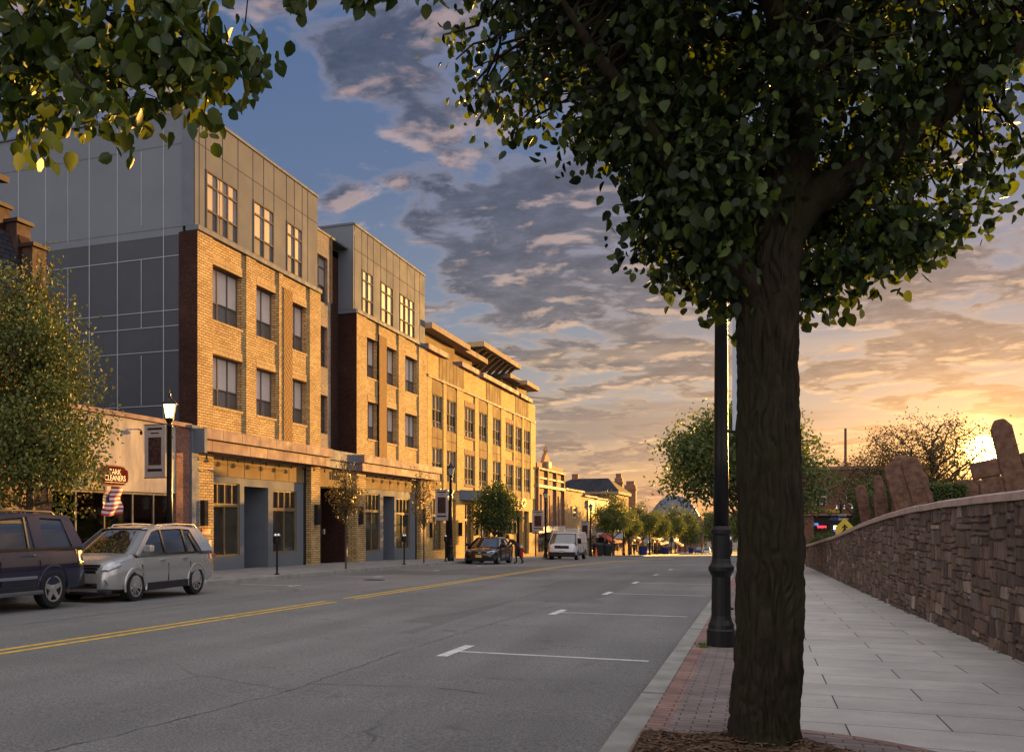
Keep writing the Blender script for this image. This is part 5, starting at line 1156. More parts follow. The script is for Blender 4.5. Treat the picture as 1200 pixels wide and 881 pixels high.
leafy_tree('street_tree', 'round dark green tree behind the dark sedan', 'tree', (-15.2, 62.1, gz(62)+SW), 1.6, .08,
    [(0,0,2.9,1.45,1.4,1.35),(.1,0,3.9,.9,.9,.9)], 260, 34, .14, L_dark, 'street trees on the far side', 9, .26)
far_lb = ['street tree with reddish edge beside the dark shop, first of the far row', 'second tree of the far row beside the slim chimney', 'third tree of the far row above the first orange awning', 'fourth tree of the far row left of the dome', 'fifth tree of the far row in front of the dome', 'last tree of the far row right of the dome']
proto = None
for i, (y, s_) in enumerate(((119, 1.12), (135, .98), (152, 1.22), (174, 1.2), (204, 1.5), (244, 1.62))):
    if proto is None:
        proto = leafy_tree('street_tree', far_lb[0], 'tree', (0,0,0), 1.9, .09, [(0,0,3.9,1.7,1.7,1.5),(.5,.3,5.2,1.0,1.1,1.2),(-1.0,-.2,4.4,1.0,1.0,1.2),(.9,.2,3.2,1.2,1.2,.8),(-.7,.4,3.0,1.1,1.1,.7),(-.2,.1,6.0,.5,.5,.7)], 230, 34, .16, L_mid, 'trees in the far row', 15, .26); o = proto
    else: o = copy_tree(proto)
    o['label'] = far_lb[i]; o.location = (-15.3, y, gz(y)+SW); o.scale = (s_, s_, s_*.98); o.rotation_euler = (0, 0, i*1.3)
# right kerb tree farther down, behind the trunk
leafy_tree('street_tree', 'broad light green tree on the right kerb, seen either side of the big trunk', 'tree', (-.45, 41, gz(41)+SW), 2.0, .14,
    [(0,0,4.5,2.7,2.5,1.9),(-1.3,0,3.7,1.8,1.6,1.3),(1.6,0,3.6,1.7,1.5,1.5),(0,0,5.6,1.5,1.4,1.0),(-1.6,0,4.8,1.3,1.3,1.0)], 620, 34, .15, L_mid, 'street trees on the right', 23, .30, nlimb=22, hollow=.2)
# sparse backlit trees beyond the cemetery
leafy_tree('sparse_tree', 'wide bare twigged tree with tiny leaves, glowing left of the sun', 'tree', (6.9, 50, gz(50)+.6), 1.6, .13,
    [(0,0,4.5,3.1,2.4,1.75),(0,0,3.1,2.3,2,1.3)], 560, 16, .10, L_bronze, 'trees beyond the cemetery', 31, .24, nlimb=40, hollow=.1, flat=1.0)
leafy_tree('sparse_tree', 'lower sparse tree left of the wide glowing one', 'tree', (5.6, 58, gz(58)+.4), 1.3, .10,
    [(0,0,4.3,2.4,2,1.7),(-.6,0,3.6,1.8,1.5,1.2)], 380, 16, .11, L_bronze, 'trees beyond the cemetery', 33, .25, nlimb=30, hollow=.1)
leafy_tree('leafy_tree', 'dense green tree behind the hedge in front of the corner shop', 'tree', (6.3, 55, gz(55)+.4), 1.8, .12,
    [(0,0,3.1,1.9,1.6,1.25),(1.3,0,2.6,1.9,1.6,1.4)], 420, 36, .15, L_mid, 'trees beyond the cemetery', 35, .3)
leafy_tree('leafy_tree', 'dense green tree beyond the gravestones right of the hedge', 'tree', (9.2, 52, gz(52)+.4), 1.0, .12,
    [(0,0,2.0,4.2,2,1.2)], 420, 36, .15, L_mid, 'trees beyond the cemetery', 36, .3)
leafy_tree('shrub', 'small rounded green bush below the yellow crossing sign', 'shrub', (2.95, 55.5, gz(55)), .5, .05, [(.2,0,1.1,.75,.6,.7)], 120, 40, .08, L_mid, None, 37, .16, nlimb=8)
# clipped hedge
hg = thing('clipped_hedge', 'clipped box hedge with a bright top behind the gravestones', 'hedge', (4.35, 38.3, .28))
rs = np.random.RandomState(4); pts = []
for i in range(70000):
    f = rs.rand(); y = -7.3+rs.rand()*14.6; 
    if f < .42: p = (-.75+rs.normal()*.04, y, -.3+rs.rand()*2.5)
    elif f < .8: p = (-.75+rs.rand()*1.5, y, 2.18+rs.normal()*.035)
    else: p = (-.75+rs.rand()*1.5, -7.3+rs.normal()*.04 if rs.rand() < .5 else 7.3+rs.normal()*.04, -.3+rs.rand()*2.5)
    pts.append(p)
leaves_mesh('foliage', pts, .055, LEAF_SM, leafmat('leaf_box', (.03,.05,.012), (.055,.08,.018), (.10,.12,.03), .25), hg, 4, 0)
MB().box(-.72,.72,-7.25,7.25,-.9,2.14).build('inner_branches', mat('hedge_core', (.015,.02,.008), 1), hg)
# far-off wood closing the street and the horizon
pts = []; rs = np.random.RandomState(6)
for i in range(260):
    a = rs.uniform(-.42, .75); d = rs.uniform(430, 620); x, y = math.sin(a)*d, math.cos(a)*d
    if -16 < x < 0 and y < 560: y = 570
    h = rs.uniform(8, 13); 
    for j in range(240): v = rs.normal(size=3); v /= np.linalg.norm(v); pts.append((x+v[0]*7, y+v[1]*7, gz(y)+h*.5+v[2]*h*.5))
leaves_mesh('far_woods', pts, 2.2, LEAF_SM, L_mid, None, 7, 0); o = bpy.data.objects['far_woods']; tag(o, 'low band of far off trees along the horizon at the street end', 'woods', kind='stuff')
proto = None
for i, (x, y, s_, lb) in enumerate(((-17.5, 300, 1.5, 'far tree just right of the dome beyond the last awning'), (-13.5, 345, 1.9, 'far pale tree closing the street on its left side'), (-5, 360, 2.0, 'far pale tree closing the street beside the near lamp post'), (2.5, 330, 1.8, 'far tree on the right side of the street end'))):
    if proto is None: proto = leafy_tree('far_tree', lb, 'tree', (0,0,0), 1.6, .12, [(0,0,4.0,2.4,2.4,2.3),(.5,0,5.4,1.4,1.4,1.2)], 260, 26, .28, L_young, 'far trees closing the street', 41, .42, twigs=False); o = proto
    else: o = copy_tree(proto)
    o['label'] = lb; o.location = (x, y, gz(y)); o.scale = (s_,)*3; o.rotation_euler = (0, 0, i*2.1)

# ---------------------------------------------------------------- the big foreground tree
def bark_mat():
    m, t, b, o = newmat('ridged_bark'); co = tnode(t, 'ShaderNodeTexCoord')
    mp = tnode(t, 'ShaderNodeMapping', {0: co.outputs['Object'], 'Scale': (1, 1, .16)})
    n = tnode(t, 'ShaderNodeTexNoise', {'Vector': mp.outputs[0], 'Scale': 26.0, 'Detail': 8.0, 'Roughness': .7, 'Distortion': .5})
    n2 = tnode(t, 'ShaderNodeTexNoise', {'Vector': co.outputs['Object'], 'Scale': 2.5, 'Detail': 5.0})
    at = tnode(t, 'ShaderNodeAttribute', attribute_name='ridge')
    c_ = ramp(t, n.outputs[0], [(.3, (.009,.0065,.005)), (.7, (.036,.026,.018))])
    c_ = mixc(t, ramp(t, n2.outputs[0], [(.42, 0.0), (.68, .55)]), c_, (.022,.027,.008))
    t.links.new(c_, b.inputs['Base Color']); b.inputs['Roughness'].default_value = .95; b.inputs['Specular IOR Level'].default_value = .15
    bump(t, b, n.outputs[0], 1.0, .02); return m
M_bark = bark_mat()
from mathutils import noise as mnoise
def vox(p): return mnoise.noise(Vector(p))
def spline(P_, n):
    P_ = [np.array(p, float) for p in P_]; P_ = [2*P_[0]-P_[1]]+P_+[2*P_[-1]-P_[-2]]; out_ = []
    segs = len(P_)-3
    for i in range(n+1):
        u = i/n*segs; k = min(int(u), segs-1); f = u-k; a, b, c_, d = P_[k:k+4]
        out_.append(.5*((2*b)+(-a+c_)*f+(2*a-5*b+4*c_-d)*f*f+(-a+3*b-3*c_+d)*f**3))
    return out_
def bark_limb(path, n_len, n_ang, amp):
    """path rows: x,y,z,r ; ridged tube with real relief"""
    q = spline(path, n_len); vs = []; u = None
    for i, p in enumerate(q):
        a, b = q[max(i-1, 0)][:3], q[min(i+1, n_len)][:3]; t_ = Vector(b-a).normalized()
        u = t_.orthogonal().normalized() if u is None else (u-t_*u.dot(t_)).normalized(); w = t_.cross(u); c_ = Vector(p[:3]); r_ = p[3]
        for k in range(n_ang):
            an = 2*math.pi*k/n_ang; dr = u*math.cos(an)+w*math.sin(an); pp = c_+dr*r_
            w1_ = vox((pp.x*6, pp.y*6, pp.z*3))*1.6; rid = min(1, 2.6*abs(vox((pp.x*26+w1_, pp.y*26+w1_, pp.z*4.2))))*.75+.45*abs(vox((pp.x*60+9, pp.y*60, pp.z*14)))
            big = vox((pp.x*3.2+5, pp.y*3.2, pp.z*1.3))*.045
            vs.append(tuple(c_+dr*(r_+amp*(rid-.55)+big*(r_/.24))))
    fs = [(i*n_ang+k, i*n_ang+(k+1) % n_ang, (i+1)*n_ang+(k+1) % n_ang, (i+1)*n_ang+k) for i in range(n_len) for k in range(n_ang)]
    return vs, fs
def PX(px, py, d):                   # building aid: point at a given distance along the view
    t = (px-388)/1180; th = R(22.964); return (d*(t*math.cos(th)-math.sin(th)), d*(t*math.sin(th)+math.cos(th)), 1.5+(611-py)/1180*d)
BT = thing('shade_tree', 'big broad leaved tree with ridged mossy trunk in the mulch bed', 'tree', (.05, 7.1, gz(7.1)+SW)); BO = Vector((-.05, -7.1, -gz(7.1)-SW))
bm_ = MB(); bm_.M = Matrix.Translation(BO)
D0 = 6.54
tr = [(.05,7.1,-.25,0.36),(.05,7.1,-.02,0.275),(.05,7.1,.12,0.225),(.055,7.1,.32,0.207),(*PX(902,720,D0),0.195),(*PX(906,640,D0),0.194),(*PX(901,560,D0),0.179),(*PX(900,480,D0),0.179),(*PX(899,400,D0),0.187),(*PX(901,340,D0),0.189),(*PX(908,285,D0),0.167),(*PX(922,210,6.6),0.145),(*PX(940,130,6.7),0.132),(*PX(962,50,6.8),0.135),(*PX(985,-40,6.95),0.120),(*PX(1000,-180,7.1),0.090),(*PX(990,-360,7.2),0.050),(*PX(995,-520,7.3),0.015)]
v_, f_ = bark_limb(tr, 560, 220, .024); bm_.add(v_, f_)
limbsP = [
 [(*PX(915,290,6.55),0.117),(*PX(945,240,6.5),0.105),(*PX(1000,205,6.4),0.098),(*PX(1060,160,6.3),0.092),(*PX(1130,105,6.2),0.086),(*PX(1210,45,6.1),0.074),(*PX(1330,-60,6.0),0.047),(*PX(1450,-200,6.0),0.012)],
 [(*PX(885,350,6.5),0.101),(*PX(862,310,6.4),0.086),(*PX(830,255,6.3),0.066),(*PX(785,190,6.2),0.055),(*PX(740,120,6.1),0.043),(*PX(690,50,6.0),0.031),(*PX(640,-30,5.9),0.012)],
 [(*PX(905,300,6.6),0.086),(*PX(880,230,6.9),0.070),(*PX(840,140,7.3),0.055),(*PX(800,40,7.7),0.039),(*PX(770,-90,8.0),0.016)],
 [(*PX(935,180,6.7),0.078),(*PX(930,90,6.2),0.062),(*PX(900,-10,5.7),0.047),(*PX(860,-150,5.3),0.016)],
 [(*PX(930,240,6.6),0.062),(*PX(985,215,7.0),0.047),(*PX(1050,205,7.4),0.035),(*PX(1120,190,7.8),0.016)],
 [(*PX(925,320,6.6),0.027),(*PX(965,310,6.5),0.022),(*PX(1010,290,6.4),0.016),(*PX(1070,275,6.3),0.008)],
 [(*PX(950,100,6.8),0.062),(*PX(1010,20,7.2),0.047),(*PX(1080,-90,7.6),0.023)]]
for i, lp in enumerate(limbsP):
    v_, f_ = bark_limb(lp, 90 if i < 2 else 40, 48 if i < 2 else 20, .010 if i < 2 else .004); bm_.add(v_, f_)
rs = np.random.RandomState(12); tw = []
nodes = []
for lp in limbsP+[tr[8:]]:
    for p in spline(lp, 30): nodes.append(p[:3])
nodes = np.array(nodes)
# crown outline: radius against height, round the leader
cz = [2.95, 3.15, 3.35, 3.6, 3.9, 4.3, 4.7, 5.3, 6.2, 7.2, 8.2]; crL = [.22, .50, .85, 1.0, 1.10, 1.50, 1.95, 2.25, 2.3, 1.7, .6]; crR = [.15, .80, 1.10, 1.28, 1.42, 1.62, 1.85, 2.15, 2.2, 1.6, .5]
rv = Vector((math.cos(R(22.964)), math.sin(R(22.964)), 0)); fv = Vector((-math.sin(R(22.964)), math.cos(R(22.964)), 0))
clus = []
ctr = np.array(PX(900, 300, 6.6))
while len(clus) < 1380:
    z = rs.uniform(2.95, 8.1) if rs.rand() < .22 else rs.uniform(2.95, 5.5); a = rs.uniform(0, 2*math.pi); rr = rs.rand()**.45
    rl, rg = np.interp(z, cz, crL), np.interp(z, cz, crR); rad = (rl if math.cos(a) < 0 else rg)*(1+.16*math.sin(a*3+z*4)+.10*math.sin(a*7-z*6))
    if math.sin(a) < .2 and abs(math.cos(a)*rad*rr-(.0 if z < 3.6 else (z-3.6)*.22)) < .30 and z < 4.9 and rs.rand() < .9: continue
    if math.sin(a) < .3 and math.cos(a) > 0 and abs(z-(3.35+math.cos(a)*rad*rr*.62)) < .16 and rs.rand() < .8: continue
    drp = .8 if math.sin(a) > 0 else .62
    if rs.rand() > .35+rad/2.2: continue
    u, w = math.cos(a)*rad*rr, math.sin(a)*rad*rr*drp
    clus.append((ctr[0]+rv.x*u+fv.x*w, ctr[1]+rv.y*u+fv.y*w, z))
clus = np.array(clus); ctr2 = clus
lp_ = []
for c_ in clus:
    d2 = ((nodes-c_)**2).sum(1); j = int(np.argmin(d2+rs.rand(len(d2))*.15)); L_ = math.sqrt(d2[j]); p = wiggle(nodes[j], c_, 5, .10, rs)
    if L_ < 2.2: bm_.tube([tuple(Vector(q)) for q in p], [.006+.012*min(1, L_)*(1-i/5)**1.2 for i in range(6)], 4, cap=False)
    dirv = (Vector(c_)-Vector(nodes[j])).normalized(); nl = rs.randint(16, 30)
    for k in range(nl):
        uu = rs.rand()*.34; q = Vector(c_)-dirv*uu*.7+Vector(rs.normal(size=3))*.085+Vector((0,0,-.10*rs.rand())); lp_.append(tuple(q+BO))
bm_.build('trunk', M_bark, BT, smooth=True)
leaves_mesh('crown', lp_, .064, LEAF_BIG, L_big, BT, 12, .65, .5)

# ---------------------------------------------------------------- neighbouring tree whose branches hang in at the upper left
NT_ = thing('overhanging_tree', 'leafy branches hanging in over the road from the upper left edge', 'tree', (.0, -1.9, gz(-2)+SW)); NO = Vector((0, 1.9, -gz(-2)-SW))
bm_ = MB(); bm_.M = Matrix.Translation(NO); rs = np.random.RandomState(77)
tr2 = [(0,-1.9,-.3,.30),(0,-1.9,.2,.24),(0,-1.9,1.5,.22),(-.05,-1.85,2.6,.21),(-.1,-1.8,3.6,.16),(0,-1.8,5.0,.10),(.1,-1.8,6.8,.02)]
v_, f_ = bark_limb(tr2, 60, 30, .012); bm_.add(v_, f_)
main = [[(-.05,-1.85,2.5,.12),(-1.2,-.3,3.6,.09),(*PX(150,-330,3.5),.06),(*PX(140,-150,3.8),.045),(*PX(130,-30,4.0),.03),(*PX(105,46,4.1),.018),(*PX(80,122,4.2),.007)],
        [(-1.2,-.3,3.6,.06),(*PX(330,-330,3.3),.045),(*PX(330,-150,3.8),.03),(*PX(370,-60,4.1),.02),(*PX(430,-10,4.2),.008)]]
subs = [[(124,-32,4.0),(180,-10,4.0),(228,37,4.1),(271,67,4.15),(285,80,4.2)], [(100,46,4.1),(57,54,4.1),(10,67,4.1),(-28,71,4.1)], [(114,11,4.05),(162,54,4.0),(190,89,4.0),(214,114,4.0)], [(76,123,4.2),(38,123,4.2),(0,127,4.2)],
        [(100,46,4.1),(86,80,3.9),(114,114,3.8),(133,132,3.8)], [(124,-32,4.0),(57,-23,4.0),(0,3,3.9)], [(180,-10,4.0),(204,20,4.2),(228,71,4.3),(249,95,4.3)], [(162,54,4.0),(133,80,4.2),(152,114,4.3)],
        [(370,-68,4.1),(350,-25,4.2),(352,-7,4.2)], [(430,-25,4.2),(480,-23,4.2),(530,-21,4.2)], [(400,-42,4.15),(420,-20,4.1),(416,-9,4.1)], [(57,-23,4.0),(28,20,4.1),(19,46,4.2),(14,97,4.2)], [(271,67,4.15),(242,54,4.0),(204,46,3.9)]]
lp_ = []
for mm in main: v_, f_ = bark_limb(mm, 60, 12, .002); bm_.add(v_, f_)
for si, sb in enumerate(subs):
    q = spline([(*PX(*p), 1) for p in sb], 16); bm_.tube([tuple(p[:3]) for p in q], [.012-.009*i/16 for i in range(17)], 6)
    tight = si in (8, 9, 10)
    for i, p in enumerate(q):
        for k in range(3 if tight else 7):
            sp_ = .035 if tight else .085; o_ = rs.normal(size=3)*sp_; o_[2] = o_[2]*.9-(.0 if tight else .02); lp_.append(tuple(Vector(p[:3])+Vector(o_)+NO))
        if not tight and i % 3 == 0:
            e = Vector(p[:3])+Vector(rs.normal(size=3))*.16; bm_.tube([tuple(p[:3]), tuple(e)], [.004, .002], 4)
            for k in range(5): lp_.append(tuple(e+Vector(rs.normal(size=3))*.05+NO))
# the rest of its crown, above and behind the photographer
for i in range(420):
    a = rs.uniform(0, 6.28); r_ = 2.3*rs.rand()**.5; z = rs.uniform(4.6, 7.6); c_ = Vector((r_*math.cos(a), -2.6+r_*math.sin(a)*.8, z))
    if i % 3 == 0: bm_.tube(wiggle((0,-1.8,min(z-.4, 6)), c_, 3, .1, rs), [.03,.02,.012,.005], 4, cap=False)
    for k in range(14): lp_.append(tuple(c_+Vector(rs.normal(size=3))*.16+NO))
bm_.build('trunk', M_bark, NT_, smooth=True)
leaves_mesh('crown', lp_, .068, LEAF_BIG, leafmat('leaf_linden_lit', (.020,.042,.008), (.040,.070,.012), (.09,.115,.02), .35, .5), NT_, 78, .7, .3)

# ================================================================ VEHICLES
def catmull(T, x):
    xs = [t[0] for t in T]; return [float(np.interp(x, xs, [t[k] for t in T])) for k in range(1, len(T[0]))]
def ev(o):
    dg = bpy.context.evaluated_depsgraph_get(); me = bpy.data.meshes.new_from_object(o.evaluated_get(dg)); return me
def vehicle(name, label, cat, loc, rz, sp, group=None):
    """local frame: +x front, +y left side, z up"""
    t = thing(name, label, cat, loc, rz, group); paint = sp['paint']; L_, W_ = sp['L']/2, sp['W']/2
    # lower body, lofted through stations (x, zbottom, ztop, halfwidth)
    st = sp['st']; xs = np.unique(np.concatenate([np.linspace(st[0][0], st[-1][0], 46), [s_[0] for s_ in st]]))
    vs = []; sec = None
    for x in xs:
        zb, zt, w = catmull(st, x); h = zt-zb
        half = [(0,zb),(w*.80,zb),(w*.95,zb+.05),(w*.985,zb+h*.22),(w,zb+h*.48),(w*.995,zb+h*.60),(w*.975,zb+h*.78),(w*.945,zt-.05),(w*.88,zt-.005),(w*.6,zt+.025),(0,zt+.04)]
        ring = half+[(-y, z) for y, z in half[-2:0:-1]]; sec = len(ring); vs += [(x, y, z) for y, z in ring]
    n = len(xs); fs = [(i*sec+k, i*sec+(k+1) % sec, (i+1)*sec+(k+1) % sec, (i+1)*sec+k) for i in range(n-1) for k in range(sec)]+[tuple(range(sec)), tuple(range((n-1)*sec, n*sec))]
    m = MB(); m.add(vs, fs); body = m.build('body', [paint, M_plast], t, smooth=True)
    cut = MB()
    for ax in sp['axles']:
        for s_ in (1, -1): cut.tube([(ax, s_*(W_-.33), sp['wr']), (ax, s_*(W_+.3), sp['wr'])], sp['wr']*1.16, 28)
    co_ = cut.build('cutter', M_plast)
    bo = body.modifiers.new('b', 'BOOLEAN'); bo.operation = 'DIFFERENCE'; bo.object = co_; bo.solver = 'EXACT'
    try: bo.material_mode = 'TRANSFER'
    except Exception: pass
    me = ev(body); body.modifiers.clear(); body.data = me; bpy.data.objects.remove(co_)
    me.polygons.foreach_set('use_smooth', [True]*len(me.polygons)); 
    try: me.set_sharp_from_angle(angle=R(35))
    except Exception: pass
    # greenhouse: roofline points (x,z), belt height zb, half width at belt wb and at roof wt
    rl, wb, wt, zb0, zr = sp['roof'], sp['wb'], sp['wt'], sp['belt'], max(p[1] for p in sp['roof'])
    def hw(z): return wb+(wt-wb)*max(0, (z-zb0)/(zr-zb0))
    def rz_(x): return float(np.interp(x, [p[0] for p in rl[::-1]], [p[1] for p in rl[::-1]]))
    def skin(x, z, s_, o=0): return (x, s_*(hw(z)+o), z)
    xs = np.unique(np.concatenate([np.linspace(rl[0][0], rl[-1][0], 36), [p[0] for p in rl]])); m = MB(); vs = []
    for x in xs:
        z = rz_(x); w = hw(z); cr = .035
        vs += [(x, -hw(zb0)+.0, zb0-.06), (x, -(w+hw(zb0))/2, (z+zb0)/2-.03), (x, -w, z), (x, -w*.6, z+cr*.7), (x, 0, z+cr), (x, w*.6, z+cr*.7), (x, w, z), (x, (w+hw(zb0))/2, (z+zb0)/2-.03), (x, hw(zb0), zb0-.06)]
    n = len(xs); m.add(vs, [(i*9+k, i*9+k+1, (i+1)*9+k+1, (i+1)*9+k) for i in range(n-1) for k in range(8)]); m.build('glasshouse', mat('car_glass', (.012,.014,.015), .04, 0, .2, coat=1, spec=1), t, smooth=True)
    # painted roof skin and pillars
    x0, x1 = sp['roofx']; m = MB(); k_ = 10; vs = []
    for i in range(k_+1):
        x = x0+(x1-x0)*i/k_; z = rz_(x); w = hw(z)+.012
        vs += [(x,-w-.004,z-.06),(x,-w,z+.012),(x,-w*.6,z+.043),(x,0,z+.053),(x,w*.6,z+.043),(x,w,z+.012),(x,w+.004,z-.06)]
    m.add(vs, [(i*7+j, i*7+j+1, (i+1)*7+j+1, (i+1)*7+j) for i in range(k_) for j in range(6)]); m.build('roof_panel', paint, t, smooth=True)
    def pillar(pts, s_, mt, nm='pillar', o=.012, th=.02):
        m = MB(); a = [skin(x, z, s_, o) for x, z in pts]; b = [skin(x, z, s_, o-th) for x, z in pts]; n = len(a)
        m.add(a+b, [tuple(range(n)), tuple(range(n, 2*n))[::-1]]+[(i, (i+1) % n, n+(i+1) % n, n+i) for i in range(n)]); return m.build(nm, mt, t)
    for s_ in (1, -1):
        for pts, kind in sp['pillars']: pillar(pts, s_, paint if kind == 'p' else M_plast)
        pillar([(rl[0][0]-.1, zb0-.03), (rl[-1][0]+.06, zb0-.03), (rl[-1][0]+.06, zb0+.02), (rl[0][0]-.1, zb0+.02)], s_, sp.get('belt_mat', M_chrome), 'belt_trim', .014)
    # sills, cladding, door lines, handles
    for s_ in (1, -1):
        a, b = sp['axles'][1]+sp['wr']*1.2, sp['axles'][0]-sp['wr']*1.2
        m = MB(); y0, y1 = sorted((s_*(W_-.10), s_*(W_+.006))); m.box(a, b, y0, y1, sp['gc']-.02, sp['gc']+.15); m.build('sill', M_plast, t, bevel=.015)
        for x in sp['doors']:
            m = MB(); y0, y1 = sorted((s_*(W_-.03), s_*(W_+.0035))); m.box(x-.006, x+.006, y0, y1, sp['gc']+.16, sp['belt']-.22); m.build('door_gap', M_plast, t)
        for x, z in sp['handles']: MB().box(x-.10, x+.10, *sorted((s_*(W_-.04), s_*(W_+.03))), z-.018, z+.018).build('door_handle', sp.get('hmat', paint), t, bevel=.01)
        if sp.get('side_trim'): MB().box(a+.05, b-.05, *sorted((s_*(W_-.02), s_*(W_+.018))), .60, .66).build('side_trim', M_chrome, t, bevel=.01)
        # arch lips
        for ax in sp['axles']:
            m = MB(); pp = [(ax+sp['wr']*1.19*math.cos(a_), s_*(W_-.015), sp['wr']+sp['wr']*1.19*math.sin(a_)) for a_ in [math.pi*(i/18)*1.16-.08*math.pi for i in range(19)]]
            m.tube(pp, .026, 6); m.build('arch_lip', sp.get('lip', M_plast), t)
        mz = sp['belt']+.10; mx = sp['mirx']
        m = MB(); y0, y1 = sorted((s_*(W_-.02), s_*(W_+.20))); m.box(mx-.06, mx+.07, y0, y1, mz-.04, mz+.12); o = m.build('wing_mirror', sp.get('mirm', paint), t, bevel=.035)
    # wheels
    for ax in sp['axles']:
        for s_ in (1, -1):
            r_ = sp['wr']; ww = .115; yc = s_*(W_-.12)
            w = thing('wheel', None, None, (ax, yc, r_)); w.parent = t
            def ytube(prof, mt, nm, par, n=28):
                mm = MB(); mm.M = Matrix.Rotation(-s_*math.pi/2, 4, 'X'); mm.lathe(prof, n=n, cap=False); return mm.build(nm, mt, par, smooth=False)
            ytube([(r_*.66,-ww),(r_*.93,-ww),(r_,-ww*.75),(r_,ww*.75),(r_*.95,ww*.98),(r_*.72,ww*1.02),(r_*.66,ww*.9),(r_*.66,-ww)], M_rub, 'tyre', w)
            rim = ytube([(r_*.66,-ww*.9),(r_*.68,ww*.92),(r_*.64,ww*.96),(r_*.61,ww*.55),(r_*.57,-ww*.2),(.01,-ww*.2)], mat('rim_well', (.06,.06,.06), .5, .5), 'rim', w)
            m = MB(); ns = sp['spokes']
            for k in range(ns):
                a = 2*math.pi*k/ns+.3; ca, sa_ = math.cos(a), math.sin(a)
                def pt(rr, off, yy): return (rr*ca-off*sa_, yy, rr*sa_+off*ca)
                wd = sp.get('spw', .030); y_o = s_*ww*.93; y_i = s_*ww*.55
                vv = [pt(r_*.10,-wd*1.1,y_o-s_*.015),pt(r_*.10,wd*1.1,y_o-s_*.015),pt(r_*.64,wd*.75,y_o),pt(r_*.64,-wd*.75,y_o),pt(r_*.10,-wd*1.1,y_i),pt(r_*.10,wd*1.1,y_i),pt(r_*.64,wd*.75,y_i),pt(r_*.64,-wd*.75,y_i)]
                m.add(vv, [(0,1,2,3),(4,7,6,5),(0,4,5,1),(1,5,6,2),(2,6,7,3),(3,7,4,0)])
            mm = m; mm.M = Matrix.Rotation(-s_*math.pi/2, 4, 'X'); mm.lathe([(r_*.60,ww*.80),(r_*.67,ww*.80),(r_*.67,ww*.97),(r_*.60,ww*.97),(r_*.60,ww*.80)], n=28, cap=False); mm.lathe([(r_*.17,ww*.5),(r_*.17,ww*.88),(.01,ww*.95)], n=12)
            mm.build('spokes', M_alloy, rim)
    sp['extra'](t); return t
def vq(t, name, mt, pts, par=None, th=.012, ax=None):   # thin curved-on panel given by 3D points, thickened towards -normal
    m = MB(); P_ = [Vector(p) for p in pts]; n_ = (P_[1]-P_[0]).cross(P_[2]-P_[0]).normalized(); n = len(P_)
    m.add([tuple(p) for p in P_]+[tuple(p-n_*th) for p in P_], [tuple(range(n)), tuple(range(n, 2*n))[::-1]]+[(i, (i+1) % n, n+(i+1) % n, n+i) for i in range(n)]); return m.build(name, mt, par or t, bevel=th*.3)
def roof_rails(t, x0, x1, y, z, r_=.018, mt=None):
    for s_ in (1, -1): MB().tube([(x0,s_*y,z-.05),(x0-.12,s_*y,z+.03),((x0+x1)/2,s_*y,z+.055),(x1+.12,s_*y,z+.03),(x1,s_*y,z-.05)], r_, 6).build('roof_rail', mt or M_alloy, t, smooth=True)
silver = mat('silver_paint', (.40,.40,.40), .26, .55, .04, .6, coat=1)
def ex_silver(t):
    L_ = 2.215
    f = 1.985; 
    vq(t, 'grille', M_plast, [(2.226,-.48,.665),(2.226,.48,.665),(2.150,.56,.855),(2.150,-.56,.855)], th=.08)
    for z in (.70,.765,.825): MB().box(2.10,2.236-(z-.665)*.40,-.49-(z-.7)*.3,.49+(z-.7)*.3,z-.012,z+.012).build('grille_bar', M_chrome, t)
    vq(t, 'lower_intake', M_plast, [(2.222,-.52,.33),(2.222,.52,.33),(2.212,.52,.50),(2.212,-.52,.50)], th=.04)
    MB().box(2.19,2.228,-.5,.5,.40,.425).build('intake_bar', M_chrome, t)
    m = MB(); m.tube([(2.215,.085*math.cos(a),.765+.085*math.sin(a)) for a in [i*math.pi/10 for i in range(21)]], .010, 6)
    m.tube([(2.22,-.045,.83),(2.22,-.018,.77),(2.22,0,.80),(2.22,.018,.77),(2.22,.045,.83)], .007, 4).tube([(2.22,-.065,.80),(2.22,-.03,.70),(2.22,0,.765),(2.22,.03,.70),(2.22,.065,.80)], .007, 4); m.build('badge', M_chrome, t)
    pl__ = MB().box(2.225,2.236,-.17,.17,.47,.63).build('number_plate', M_plate, t); m = MB()
    for i in range(6): m.box(2.2365,2.239,-.13+i*.045,-.105+i*.045,.52,.58)
    m.build('plate_characters', M_framed, pl__)
    for s_ in (1,-1):
        vq(t, 'headlight', M_lens, [(2.205,s_*.60,.73),(2.15,s_*.76,.74),(1.84,s_*.905,.85),(1.90,s_*.86,.90),(2.13,s_*.64,.855)][::s_], th=.05)
        m = MB(); m.M = Matrix.Translation((2.17,s_*.68,.46))@Matrix.Rotation(math.pi/2,4,'Y'); m.lathe([(.001,0),(.055,0),(.065,.02),(.075,.02),(.075,-.03)], n=14); m.build('fog_lamp', M_lens, t)
        vq(t, 'tail_light', M_tail, [(-2.16,s_*.62,1.0),(-2.12,s_*.80,.82),(-1.93,s_*.905,.86),(-1.93,s_*.87,1.08),(-2.08,s_*.76,1.10)][::-s_], th=.04)
        MB().tube([(1.52,s_*.25,1.09),(1.08,s_*.55-.3,1.30)], .008, 4).build('wiper', M_plast, t)
    roof_rails(t, .15, -1.75, .60, 1.66)
    MB().box(2.05,2.235,-.80,.80,.19,.30).build('front_skirt', M_plast, t, bevel=.03)
    vq(t, 'skid_plate', M_alloy, [(2.236,-.55,.26),(2.236,.55,.26),(2.235,.50,.30),(2.235,-.50,.30)], th=.01)
